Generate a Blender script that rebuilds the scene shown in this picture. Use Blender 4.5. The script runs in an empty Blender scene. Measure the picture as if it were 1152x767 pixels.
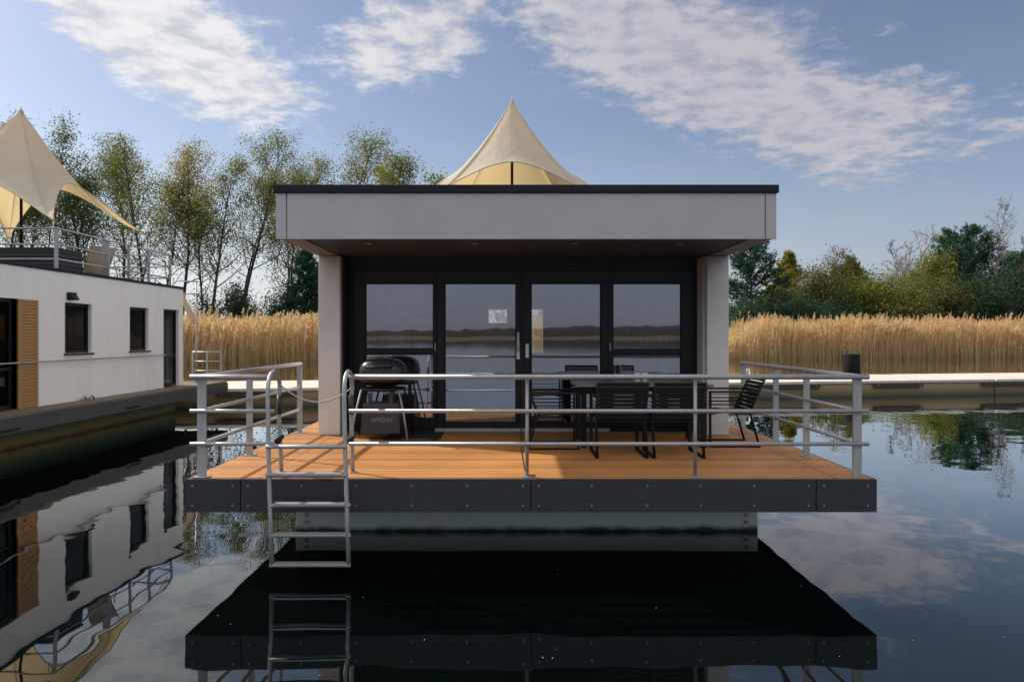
import bpy, math, random
import numpy as np
from mathutils import Vector, Matrix
R = math.radians
scn = bpy.context.scene
col = scn.collection
CAMD, CAMZ, FPX, HY = 6.26, 2.176, 768.0, 378.0
SUN = Vector((-1.274, 0.65, 1.0)).normalized()

# ------------------------------------------------------------------ helpers
class MB:
    def __init__(s): s.v = []; s.f = []; s.sm = []
    def add(s, vs, fs, smooth=False):
        o = len(s.v); s.v += [tuple(v) for v in vs]
        for f in fs: s.f.append([i + o for i in f]); s.sm.append(smooth)
        return s
    def box(s, x0, x1, y0, y1, z0, z1):
        v = [(x0,y0,z0),(x1,y0,z0),(x1,y1,z0),(x0,y1,z0),(x0,y0,z1),(x1,y0,z1),(x1,y1,z1),(x0,y1,z1)]
        return s.add(v, [(0,3,2,1),(4,5,6,7),(0,1,5,4),(1,2,6,5),(2,3,7,6),(3,0,4,7)])
    def tube(s, pts, r, n=8, r2=None):
        P = [Vector(p) for p in pts]; m = len(P); vs = []; fs = []
        up = None
        for i, p in enumerate(P):
            a = P[max(i-1,0)]; b = P[min(i+1,m-1)]
            t = (b-a).normalized()
            if up is None: up = t.orthogonal().normalized()
            up = (up - t*up.dot(t)).normalized(); w = t.cross(up)
            rr = r if r2 is None else r + (r2-r)*i/(m-1)
            for k in range(n):
                an = 2*math.pi*k/n
                vs.append(p + (up*math.cos(an)+w*math.sin(an))*rr)
        for i in range(m-1):
            for k in range(n):
                k2 = (k+1)%n
                fs.append((i*n+k, i*n+k2, (i+1)*n+k2, (i+1)*n+k))
        s.add(vs, fs, True)
        o = len(s.v)-len(vs)
        s.f.append([o+k for k in reversed(range(n))]); s.sm.append(False)
        s.f.append([o+(m-1)*n+k for k in range(n)]); s.sm.append(False)
        return s
    def lathe(s, prof, c=(0,0,0), n=20, sx=1, sy=1):
        vs = []; fs = []; m = len(prof)
        for r, z in prof:
            for k in range(n):
                a = 2*math.pi*k/n
                vs.append((c[0]+r*sx*math.cos(a), c[1]+r*sy*math.sin(a), c[2]+z))
        for i in range(m-1):
            for k in range(n):
                k2 = (k+1)%n; fs.append((i*n+k, i*n+k2, (i+1)*n+k2, (i+1)*n+k))
        s.add(vs, fs, True); o = len(s.v)-len(vs)
        s.f.append([o+k for k in reversed(range(n))]); s.sm.append(False)
        s.f.append([o+(m-1)*n+k for k in range(n)]); s.sm.append(False)
        return s
    def build(s, name, mat, parent=None, bevel=0):
        off = Vector((0,0,0)); q = parent
        while q is not None: off += q.location; q = q.parent
        me = bpy.data.meshes.new(name)
        me.from_pydata([tuple(Vector(v)-off) for v in s.v], [], s.f)
        me.polygons.foreach_set('use_smooth', s.sm)
        me.materials.append(mat); me.update()
        o = bpy.data.objects.new(name, me); col.objects.link(o)
        if parent is not None: o.parent = parent
        if bevel:
            b = o.modifiers.new('bevel', 'BEVEL'); b.width = bevel; b.segments = 2; b.limit_method = 'ANGLE'
        return o

def tag(o, label=None, cat=None, group=None, kind=None):
    if label: o['label'] = label
    if cat: o['category'] = cat
    if group: o['group'] = group
    if kind: o['kind'] = kind
    return o
def thing(name, label, cat, loc=(0,0,0), group=None):
    o = bpy.data.objects.new(name, None); col.objects.link(o); o.location = loc
    o.empty_display_size = .2
    return tag(o, label, cat, group)
def copy_tree(o, parent=None):
    c = o.copy(); col.objects.link(c); c.parent = parent
    for ch in [q for q in bpy.data.objects if q.parent == o]: copy_tree(ch, c)
    return c
def np_mesh(name, V, F, mat, parent=None, smooth=False):
    """V (n,3), F (m,4) arrays -> one mesh object"""
    off = np.zeros(3); q = parent
    while q is not None: off += np.array(q.location); q = q.parent
    me = bpy.data.meshes.new(name)
    V = np.asarray(V, dtype=np.float32) - off.astype(np.float32); F = np.asarray(F, dtype=np.int32)
    me.vertices.add(len(V)); me.vertices.foreach_set('co', V.ravel())
    k = F.shape[1]
    me.loops.add(F.size); me.loops.foreach_set('vertex_index', F.ravel())
    me.polygons.add(len(F)); me.polygons.foreach_set('loop_start', np.arange(0, F.size, k, dtype=np.int32))
    if smooth: me.polygons.foreach_set('use_smooth', np.ones(len(F), dtype=bool))
    me.materials.append(mat); me.update(calc_edges=True); me.validate()
    o = bpy.data.objects.new(name, me); col.objects.link(o)
    if parent is not None: o.parent = parent
    return o

# ------------------------------------------------------------------ materials
def nmat(name):
    m = bpy.data.materials.new(name); m.use_nodes = True
    nt = m.node_tree; nt.nodes.clear()
    out = nt.nodes.new('ShaderNodeOutputMaterial')
    return m, nt, out
def N(nt, typ, **kw):
    n = nt.nodes.new(typ)
    for k, v in kw.items():
        if k.startswith('i_'): n.inputs[k[2:].replace('_', ' ')].default_value = v
        else: setattr(n, k, v)
    return n
def pbr(name, c1, c2=None, rough=.5, metal=0, scale=8, rvar=.1, bump=0, bscale=None, stretch=(1,1,1), detail=6, spec=.5, grime=0):
    m, nt, out = nmat(name); L = nt.links.new
    b = N(nt, 'ShaderNodeBsdfPrincipled'); b.inputs['Metallic'].default_value = metal
    b.inputs['Specular IOR Level'].default_value = spec
    tc = N(nt, 'ShaderNodeTexCoord'); mp = N(nt, 'ShaderNodeMapping'); mp.inputs['Scale'].default_value = stretch
    L(tc.outputs['Object'], mp.inputs['Vector'])
    nz = N(nt, 'ShaderNodeTexNoise'); nz.inputs['Scale'].default_value = scale; nz.inputs['Detail'].default_value = detail
    nz.inputs['Roughness'].default_value = .62
    L(mp.outputs[0], nz.inputs['Vector'])
    c2 = c2 or tuple(x*.86 for x in c1)
    cr = N(nt, 'ShaderNodeValToRGB'); cr.color_ramp.elements[0].position = .32; cr.color_ramp.elements[1].position = .68
    cr.color_ramp.elements[0].color = (*c1, 1); cr.color_ramp.elements[1].color = (*c2, 1)
    L(nz.outputs['Fac'], cr.inputs[0])
    colr = cr.outputs[0]
    if grime:
        g = N(nt, 'ShaderNodeTexNoise'); g.inputs['Scale'].default_value = 1.3; g.inputs['Detail'].default_value = 8; g.inputs['Roughness'].default_value = .7
        gm = N(nt, 'ShaderNodeMapping'); gm.inputs['Scale'].default_value = (1.6, 1.6, .35); L(tc.outputs['Object'], gm.inputs['Vector']); L(gm.outputs[0], g.inputs['Vector'])
        mr = N(nt, 'ShaderNodeMapRange'); mr.inputs[1].default_value = .45; mr.inputs[2].default_value = .8; mr.inputs[3].default_value = 1; mr.inputs[4].default_value = 1-grime
        L(g.outputs['Fac'], mr.inputs[0])
        mx = N(nt, 'ShaderNodeMix', data_type='RGBA', blend_type='MULTIPLY'); mx.inputs[0].default_value = 1
        L(colr, mx.inputs[6]); L(mr.outputs[0], mx.inputs[7]); colr = mx.outputs[2]
    L(colr, b.inputs['Base Color'])
    rr = N(nt, 'ShaderNodeMapRange'); rr.inputs[3].default_value = max(0, rough-rvar); rr.inputs[4].default_value = min(1, rough+rvar)
    L(nz.outputs['Fac'], rr.inputs[0]); L(rr.outputs[0], b.inputs['Roughness'])
    if bump:
        n2 = N(nt, 'ShaderNodeTexNoise'); n2.inputs['Scale'].default_value = bscale or scale*6; n2.inputs['Detail'].default_value = 5
        L(mp.outputs[0], n2.inputs['Vector'])
        bp = N(nt, 'ShaderNodeBump'); bp.inputs['Strength'].default_value = bump; bp.inputs['Distance'].default_value = .01
        L(n2.outputs['Fac'], bp.inputs['Height']); L(bp.outputs[0], b.inputs['Normal'])
    L(b.outputs[0], out.inputs[0]); return m

def foliage(name, cols, trans=.35, rough=.6):
    m, nt, out = nmat(name); L = nt.links.new
    g = N(nt, 'ShaderNodeNewGeometry'); tc = N(nt, 'ShaderNodeTexCoord')
    nz = N(nt, 'ShaderNodeTexNoise'); nz.inputs['Scale'].default_value = .55; nz.inputs['Detail'].default_value = 3
    L(tc.outputs['Object'], nz.inputs['Vector'])
    ad = N(nt, 'ShaderNodeMath', operation='MULTIPLY_ADD'); ad.inputs[1].default_value = .55
    mr = N(nt, 'ShaderNodeMapRange'); mr.inputs[1].default_value = .3; mr.inputs[2].default_value = .7; mr.inputs[3].default_value = 0; mr.inputs[4].default_value = .45
    L(nz.outputs['Fac'], mr.inputs[0]); L(g.outputs['Random Per Island'], ad.inputs[0]); L(mr.outputs[0], ad.inputs[2])
    cr = N(nt, 'ShaderNodeValToRGB'); e = cr.color_ramp.elements
    while len(e) < len(cols): e.new(.5)
    for i, c in enumerate(cols): e[i].position = i/(len(cols)-1); e[i].color = (*c, 1)
    L(ad.outputs[0], cr.inputs[0])
    d = N(nt, 'ShaderNodeBsdfPrincipled'); d.inputs['Roughness'].default_value = rough; d.inputs['Specular IOR Level'].default_value = .25
    t = N(nt, 'ShaderNodeBsdfTranslucent')
    mx = N(nt, 'ShaderNodeMixShader'); mx.inputs[0].default_value = trans
    L(cr.outputs[0], d.inputs['Base Color']); L(cr.outputs[0], t.inputs['Color'])
    L(d.outputs[0], mx.inputs[1]); L(t.outputs[0], mx.inputs[2]); L(mx.outputs[0], out.inputs[0]); return m

M = {}
M['white'] = pbr('white_render', (.82,.80,.78), (.77,.755,.74), rough=.75, scale=3, bump=.12, bscale=160, grime=.10)
M['panel'] = pbr('roof_panel', (.50,.51,.54), (.46,.47,.50), rough=.45, scale=2.2, bump=.05, bscale=200, grime=.09)
M['dark'] = pbr('anthracite_metal', (.0065,.0075,.011), (.005,.006,.0085), rough=.5, spec=.3, scale=6, grime=.2)
M['darkcap'] = pbr('dark_roof_edge', (.010,.013,.020), (.014,.017,.026), rough=.6, spec=.2, scale=5)
M['fascia'] = pbr('dark_composite_board', (.009,.012,.020), (.024,.028,.040), rough=.6, scale=7, stretch=(.5,4,9), bump=.15, bscale=22, detail=8)
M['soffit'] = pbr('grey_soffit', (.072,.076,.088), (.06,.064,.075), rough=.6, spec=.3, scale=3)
M['stripgrey'] = pbr('grey_edge_strip', (.34,.34,.35), (.30,.30,.31), rough=.6)
M['blind'] = pbr('grey_blind', (.075,.077,.08), (.06,.062,.065), rough=.8)
M['headpanel'] = pbr('charcoal_panel', (.010,.0105,.0125), (.008,.0085,.010), rough=.6, spec=.3, scale=4)
M['steel'] = pbr('galvanised_steel', (.44,.44,.46), (.34,.345,.365), rough=.46, metal=.4, scale=16, rvar=.12, bump=.05, bscale=120)
M['steeldull'] = pbr('brushed_post', (.42,.415,.425), (.33,.33,.34), rough=.5, metal=.45, scale=18, stretch=(1,1,.2))
M['bolt'] = pbr('bolt_steel', (.22,.225,.24), rough=.4, metal=.7)
M['black'] = pbr('black_powder_coat', (.005,.005,.0055), (.008,.008,.0085), rough=.6, scale=20, spec=.25)
M['rubber'] = pbr('black_rubber', (.012,.012,.012), (.02,.02,.02), rough=.85, scale=30, bump=.3, bscale=200)
M['lid'] = pbr('grill_lid_paint', (.04,.044,.052), (.03,.034,.04), rough=.25, scale=10)
M['grillgrey'] = pbr('grill_grey_plastic', (.030,.033,.039), (.024,.027,.032), rough=.45, scale=10)
M['bowl'] = pbr('grill_bowl', (.03,.012,.011), (.02,.010,.010), rough=.4)
M['tabletop'] = pbr('grey_table_top', (.17,.165,.16), (.13,.127,.125), rough=.4, scale=5, stretch=(1,6,1))
M['letter'] = pbr('pale_lettering', (.20,.21,.23), rough=.5)
M['badge'] = pbr('light_badge', (.8,.8,.8), rough=.3)
M['concrete'] = pbr('pontoon_concrete', (.40,.42,.34), (.30,.33,.26), rough=.8, scale=4, bump=.35, bscale=40, grime=.45)
M['jettytop'] = pbr('jetty_deck_concrete', (.66,.60,.53), (.54,.49,.43), rough=.85, scale=1.5, bump=.2, bscale=40, grime=.15)
M['rope'] = pbr('white_rope', (.55,.53,.5), (.45,.43,.4), rough=.8, scale=40, bump=.5, bscale=200)
M['beige'] = pbr('beige_sling', (.62,.52,.40), (.55,.46,.35), rough=.8)
M['glassware'] = pbr('frosted_glassware', (.62,.64,.64), (.55,.57,.57), rough=.15)
M['bark'] = pbr('grey_brown_bark', (.075,.06,.048), (.04,.033,.028), rough=.9, scale=6, bump=.5, stretch=(1,1,.3))
M['barkpale'] = pbr('pale_birch_bark', (.30,.26,.22), (.14,.115,.095), rough=.85, scale=3, bump=.4, stretch=(1,1,2.5))
M['barkpine'] = pbr('dark_pine_bark', (.06,.042,.032), (.03,.022,.018), rough=.9, scale=6, bump=.5, stretch=(1,1,.3))
M['intwall'] = pbr('interior_paint', (.34,.33,.33), (.30,.29,.29), rough=.7)
M['intfloor'] = pbr('interior_floor', (.10,.07,.05), (.07,.05,.035), rough=.5)
M['curtain'] = pbr('grey_curtain', (.17,.17,.185), (.13,.13,.14), rough=.9, scale=30, stretch=(1,1,.1))
M['wood'] = pbr('oak_slats', (.42,.215,.07), (.31,.15,.046), rough=.55, scale=5, stretch=(1,3,12), bump=.2)
M['pile'] = pbr('black_pile', (.004,.004,.0045), (.009,.009,.009), spec=.2, rough=.8, scale=8, stretch=(3,3,.3), bump=.4)
M['fender'] = pbr('fender_board', (.05,.045,.04), (.03,.028,.026), rough=.7, scale=8, stretch=(.3,1,4), bump=.3)
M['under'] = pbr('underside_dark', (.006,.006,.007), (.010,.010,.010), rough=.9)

def deck_mat():
    m, nt, out = nmat('timber_decking'); L = nt.links.new
    tc = N(nt, 'ShaderNodeTexCoord'); sp = N(nt, 'ShaderNodeSeparateXYZ'); L(tc.outputs['Object'], sp.inputs[0])
    W = .138
    dv = N(nt, 'ShaderNodeMath', operation='DIVIDE'); dv.inputs[1].default_value = W; L(sp.outputs['Y'], dv.inputs[0])
    fl = N(nt, 'ShaderNodeMath', operation='FLOOR'); L(dv.outputs[0], fl.inputs[0])
    fr = N(nt, 'ShaderNodeMath', operation='FRACT'); L(dv.outputs[0], fr.inputs[0])
    wn = N(nt, 'ShaderNodeTexWhiteNoise', noise_dimensions='1D'); L(fl.outputs[0], wn.inputs['W'])
    # grain, shifted per board
    cb = N(nt, 'ShaderNodeCombineXYZ')
    sx = N(nt, 'ShaderNodeMath', operation='MULTIPLY_ADD'); sx.inputs[1].default_value = 17; L(wn.outputs[0], sx.inputs[0]); L(sp.outputs['X'], sx.inputs[2])
    L(sx.outputs[0], cb.inputs[0]); L(sp.outputs['Y'], cb.inputs[1])
    mp = N(nt, 'ShaderNodeMapping'); mp.inputs['Scale'].default_value = (1.2, 26, 1); L(cb.outputs[0], mp.inputs['Vector'])
    g = N(nt, 'ShaderNodeTexNoise'); g.inputs['Scale'].default_value = 2.2; g.inputs['Detail'].default_value = 8; g.inputs['Roughness'].default_value = .65; L(mp.outputs[0], g.inputs['Vector'])
    ad = N(nt, 'ShaderNodeMath', operation='MULTIPLY_ADD'); ad.inputs[1].default_value = .42; L(wn.outputs[0], ad.inputs[0])
    gm = N(nt, 'ShaderNodeMath', operation='MULTIPLY'); gm.inputs[1].default_value = .62; L(g.outputs['Fac'], gm.inputs[0]); L(gm.outputs[0], ad.inputs[2])
    cr = N(nt, 'ShaderNodeValToRGB'); e = cr.color_ramp.elements
    e[0].position = .1; e[0].color = (.29,.115,.036,1); e[1].position = .9; e[1].color = (.66,.32,.105,1)
    q = e.new(.5); q.color = (.48,.21,.066,1)
    L(ad.outputs[0], cr.inputs[0])
    # wear / dirt
    wz = N(nt, 'ShaderNodeTexNoise'); wz.inputs['Scale'].default_value = 1.1; wz.inputs['Detail'].default_value = 7; L(tc.outputs['Object'], wz.inputs['Vector'])
    wr = N(nt, 'ShaderNodeMapRange'); wr.inputs[1].default_value = .35; wr.inputs[2].default_value = .75; wr.inputs[3].default_value = 1.08; wr.inputs[4].default_value = .72; L(wz.outputs['Fac'], wr.inputs[0])
    # groove
    pp = N(nt, 'ShaderNodeMath', operation='PINGPONG'); pp.inputs[1].default_value = .5; L(fr.outputs[0], pp.inputs[0])
    gr = N(nt, 'ShaderNodeMapRange'); gr.inputs[1].default_value = .018; gr.inputs[2].default_value = .05; gr.inputs[3].default_value = .22; gr.inputs[4].default_value = 1; L(pp.outputs[0], gr.inputs[0])
    # joints across the boards
    fac = wr.outputs[0]
    mm = N(nt, 'ShaderNodeMath', operation='MULTIPLY'); L(fac, mm.inputs[0]); L(gr.outputs[0], mm.inputs[1]); fac = mm.outputs[0]
    for xj in (-2.49, 2.82):
        sb = N(nt, 'ShaderNodeMath', operation='SUBTRACT'); sb.inputs[1].default_value = xj; L(sp.outputs['X'], sb.inputs[0])
        ab = N(nt, 'ShaderNodeMath', operation='ABSOLUTE'); L(sb.outputs[0], ab.inputs[0])
        jr = N(nt, 'ShaderNodeMapRange'); jr.inputs[1].default_value = .004; jr.inputs[2].default_value = .007; jr.inputs[3].default_value = .25; L(ab.outputs[0], jr.inputs[0])
        m2 = N(nt, 'ShaderNodeMath', operation='MULTIPLY'); L(fac, m2.inputs[0]); L(jr.outputs[0], m2.inputs[1]); fac = m2.outputs[0]
    mx = N(nt, 'ShaderNodeMix', data_type='RGBA', blend_type='MULTIPLY'); mx.inputs[0].default_value = 1
    L(cr.outputs[0], mx.inputs[6]); L(fac, mx.inputs[7])
    b = N(nt, 'ShaderNodeBsdfPrincipled'); b.inputs['Specular IOR Level'].default_value = .35
    L(mx.outputs[2], b.inputs['Base Color'])
    rr = N(nt, 'ShaderNodeMapRange'); rr.inputs[3].default_value = .5; rr.inputs[4].default_value = .75; L(wz.outputs['Fac'], rr.inputs[0]); L(rr.outputs[0], b.inputs['Roughness'])
    hs = N(nt, 'ShaderNodeMath', operation='MULTIPLY_ADD'); hs.inputs[1].default_value = .12; L(g.outputs['Fac'], hs.inputs[0]); L(gr.outputs[0], hs.inputs[2])
    bp = N(nt, 'ShaderNodeBump'); bp.inputs['Strength'].default_value = .5; bp.inputs['Distance'].default_value = .006; L(hs.outputs[0], bp.inputs['Height']); L(bp.outputs[0], b.inputs['Normal'])
    L(b.outputs[0], out.inputs[0]); return m
M['deck'] = deck_mat()

def glass_mat(name, refl=.3, tint=(.75,.78,.8), graze=1.0):
    m, nt, out = nmat(name); L = nt.links.new
    tr = N(nt, 'ShaderNodeBsdfTransparent'); tr.inputs['Color'].default_value = (*tint, 1)
    gl = N(nt, 'ShaderNodeBsdfGlossy'); gl.inputs['Roughness'].default_value = .012; gl.inputs['Color'].default_value = (.92,.92,1,1)
    lw = N(nt, 'ShaderNodeLayerWeight'); lw.inputs['Blend'].default_value = .5
    pw = N(nt, 'ShaderNodeMath', operation='POWER'); pw.inputs[1].default_value = 4; L(lw.outputs['Facing'], pw.inputs[0])
    ma = N(nt, 'ShaderNodeMath', operation='MULTIPLY_ADD'); ma.inputs[1].default_value = (1-refl)*graze; ma.inputs[2].default_value = refl; L(pw.outputs[0], ma.inputs[0])
    tc = N(nt, 'ShaderNodeTexCoord'); nz = N(nt, 'ShaderNodeTexNoise'); nz.inputs['Scale'].default_value = 1.6; nz.inputs['Detail'].default_value = 1; L(tc.outputs['Object'], nz.inputs['Vector'])
    bp = N(nt, 'ShaderNodeBump'); bp.inputs['Strength'].default_value = .03; bp.inputs['Distance'].default_value = .02; L(nz.outputs['Fac'], bp.inputs['Height']); L(bp.outputs[0], gl.inputs['Normal'])
    mx = N(nt, 'ShaderNodeMixShader'); L(ma.outputs[0], mx.inputs[0]); L(tr.outputs[0], mx.inputs[1]); L(gl.outputs[0], mx.inputs[2])
    L(mx.outputs[0], out.inputs[0]); return m
M['glass'] = glass_mat('window_glass', .205, (.88,.9,.92))
M['glassdark'] = glass_mat('dark_window_glass', .018, (.62,.64,.66), .10)

def canvas_mat():
    m, nt, out = nmat('cream_canvas'); L = nt.links.new
    tc = N(nt, 'ShaderNodeTexCoord'); nz = N(nt, 'ShaderNodeTexNoise'); nz.inputs['Scale'].default_value = 2.5; nz.inputs['Detail'].default_value = 7; L(tc.outputs['Object'], nz.inputs['Vector'])
    cr = N(nt, 'ShaderNodeValToRGB'); cr.color_ramp.elements[0].position = .3; cr.color_ramp.elements[1].position = .7
    cr.color_ramp.elements[0].color = (.72,.66,.56,1); cr.color_ramp.elements[1].color = (.78,.72,.62,1); L(nz.outputs['Fac'], cr.inputs[0])
    d = N(nt, 'ShaderNodeBsdfDiffuse'); L(cr.outputs[0], d.inputs['Color'])
    t = N(nt, 'ShaderNodeBsdfTranslucent'); t.inputs['Color'].default_value = (.78,.58,.30,1)
    n2 = N(nt, 'ShaderNodeTexNoise'); n2.inputs['Scale'].default_value = 1.6; n2.inputs['Detail'].default_value = 3
    mp = N(nt, 'ShaderNodeMapping'); mp.inputs['Scale'].default_value = (2.5,2.5,.5); L(tc.outputs['Object'], mp.inputs['Vector']); L(mp.outputs[0], n2.inputs['Vector'])
    bp = N(nt, 'ShaderNodeBump'); bp.inputs['Strength'].default_value = .35; bp.inputs['Distance'].default_value = .08; L(n2.outputs['Fac'], bp.inputs['Height'])
    L(bp.outputs[0], d.inputs['Normal'])
    mx = N(nt, 'ShaderNodeMixShader'); mx.inputs[0].default_value = .42
    L(d.outputs[0], mx.inputs[1]); L(t.outputs[0], mx.inputs[2]); L(mx.outputs[0], out.inputs[0]); return m
M['canvas'] = canvas_mat()

def algae_mat(name, top, mid, low, z0, z1, z2):
    m, nt, out = nmat(name); L = nt.links.new
    g = N(nt, 'ShaderNodeNewGeometry'); sp = N(nt, 'ShaderNodeSeparateXYZ'); L(g.outputs['Position'], sp.inputs[0])
    nz = N(nt, 'ShaderNodeTexNoise'); nz.inputs['Scale'].default_value = 2.5; nz.inputs['Detail'].default_value = 9; nz.inputs['Roughness'].default_value = .7; L(g.outputs['Position'], nz.inputs['Vector'])
    ma = N(nt, 'ShaderNodeMath', operation='MULTIPLY_ADD'); ma.inputs[1].default_value = .12; L(nz.outputs['Fac'], ma.inputs[0]); L(sp.outputs['Z'], ma.inputs[2])
    mr = N(nt, 'ShaderNodeMapRange'); mr.inputs[1].default_value = 0; mr.inputs[2].default_value = z2+.06; L(ma.outputs[0], mr.inputs[0])
    cr = N(nt, 'ShaderNodeValToRGB'); e = cr.color_ramp.elements
    e[0].position = z0/z2; e[0].color = (*low, 1); e[1].position = 1; e[1].color = (*top, 1); q = e.new(z1/z2); q.color = (*mid, 1)
    L(mr.outputs[0], cr.inputs[0])
    b = N(nt, 'ShaderNodeBsdfPrincipled'); b.inputs['Roughness'].default_value = .6; L(cr.outputs[0], b.inputs['Base Color'])
    bp = N(nt, 'ShaderNodeBump'); bp.inputs['Strength'].default_value = .4; bp.inputs['Distance'].default_value = .02; L(nz.outputs['Fac'], bp.inputs['Height']); L(bp.outputs[0], b.inputs['Normal'])
    L(b.outputs[0], out.inputs[0]); return m
M['hull'] = algae_mat('algae_stained_hull', (.06,.14,.11), (.24,.215,.055), (.08,.04,.012), .06, .13, .34)
M['pontoon'] = algae_mat('pontoon_concrete_dimmed_base', (.80,.83,.76), (.72,.76,.66), (.02,.03,.012), .06, .11, .30)  # algae tone at the waterline deepened to dim the pontoon's mirror image
M['jettybody'] = algae_mat('jetty_float_concrete', (.44,.33,.20), (.24,.17,.075), (.035,.05,.03), .08, .27, .5)

def water_mat():
    m, nt, out = nmat('still_lake_water'); L = nt.links.new
    tc = N(nt, 'ShaderNodeTexCoord')
    def nz(scale, stretch, det, rough=.5):
        mp = N(nt, 'ShaderNodeMapping'); mp.inputs['Scale'].default_value = stretch; L(tc.outputs['Object'], mp.inputs['Vector'])
        n = N(nt, 'ShaderNodeTexNoise'); n.inputs['Scale'].default_value = scale; n.inputs['Detail'].default_value = det; n.inputs['Roughness'].default_value = rough
        L(mp.outputs[0], n.inputs['Vector']); return n
    a = nz(.8, (1,1.1,1), 2, .45); c = nz(.16, (1,1,1), 2)
    pr = N(nt, 'ShaderNodeMapRange'); pr.inputs[1].default_value = .35; pr.inputs[2].default_value = .7; pr.inputs[3].default_value = .25; pr.inputs[4].default_value = 1.1; L(c.outputs['Fac'], pr.inputs[0])
    h = N(nt, 'ShaderNodeMath', operation='MULTIPLY'); L(a.outputs['Fac'], h.inputs[0]); L(pr.outputs[0], h.inputs[1])
    bp = N(nt, 'ShaderNodeBump'); bp.inputs['Strength'].default_value = 1; bp.inputs['Distance'].default_value = .012; L(h.outputs[0], bp.inputs['Height'])
    lw = N(nt, 'ShaderNodeLayerWeight'); lw.inputs['Blend'].default_value = .5
    pw = N(nt, 'ShaderNodeValToRGB'); e = pw.color_ramp.elements; e[0].position = 0; e[0].color = (.03,.03,.03,1); e[1].position = 1; e[1].color = (1,1,1,1)
    for p_, v_ in ((.5,.12),(.56,.16),(.66,.21),(.74,.35),(.82,.70),(.9,.93)): q = e.new(p_); q.color = (v_,v_,v_,1)
    L(lw.outputs['Facing'], pw.inputs[0])
    d = N(nt, 'ShaderNodeBsdfDiffuse'); d.inputs['Color'].default_value = (.0006,.0022,.0022,1)
    gl = N(nt, 'ShaderNodeBsdfGlossy'); gl.inputs['Roughness'].default_value = .012; gl.inputs['Color'].default_value = (.93,.96,.96,1); L(bp.outputs[0], gl.inputs['Normal'])
    mx = N(nt, 'ShaderNodeMixShader'); L(pw.outputs[0], mx.inputs[0]); L(d.outputs[0], mx.inputs[1]); L(gl.outputs[0], mx.inputs[2])
    L(mx.outputs[0], out.inputs[0]); return m
M['water'] = water_mat()
M['ground'] = pbr('meadow_ground', (.16,.13,.06), (.08,.085,.03), rough=.95, scale=.35, bump=.5, bscale=3)
M['farshore'] = pbr('far_wooded_shore', (.028,.026,.024), (.045,.038,.028), rough=.95, scale=.05, detail=10)
M['farbeach'] = pbr('far_reed_fringe', (.14,.11,.075), (.10,.08,.055), rough=.95, scale=.1)

F = {}
F['alder'] = foliage('alder_leaves', [(.07,.10,.026),(.18,.20,.045),(.32,.30,.075)], .55)
F['alderdark'] = foliage('dark_alder_leaves', [(.04,.08,.032),(.11,.15,.045),(.20,.22,.065)], .52)
F['alderyellow'] = foliage('yellow_alder_leaves', [(.14,.13,.026),(.29,.245,.05),(.42,.35,.09)], .55)
F['pine'] = foliage('pine_needles', [(.008,.034,.022),(.022,.078,.044),(.06,.14,.066)], .25)
F['pinelight'] = foliage('light_pine_needles', [(.018,.055,.028),(.045,.11,.045),(.09,.16,.055)], .3)
F['larch'] = foliage('larch_needles', [(.13,.13,.022),(.24,.21,.03),(.34,.28,.045)], .45)
F['willow'] = foliage('willow_leaves', [(.09,.12,.018),(.19,.215,.028),(.30,.31,.04)], .45)
F['olive'] = foliage('olive_bush_leaves', [(.06,.08,.022),(.14,.145,.04),(.24,.21,.065)], .4)
F['darkbush'] = foliage('dark_bush_leaves', [(.012,.036,.020),(.032,.075,.034),(.075,.13,.045)], .3)
F['reed'] = foliage('dry_reed_stems', [(.54,.38,.19),(.74,.56,.31),(.88,.74,.49)], .55, .7)
F['plume'] = foliage('dry_reed_plumes', [(.46,.29,.14),(.64,.44,.22),(.80,.61,.36)], .5, .8)

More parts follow.
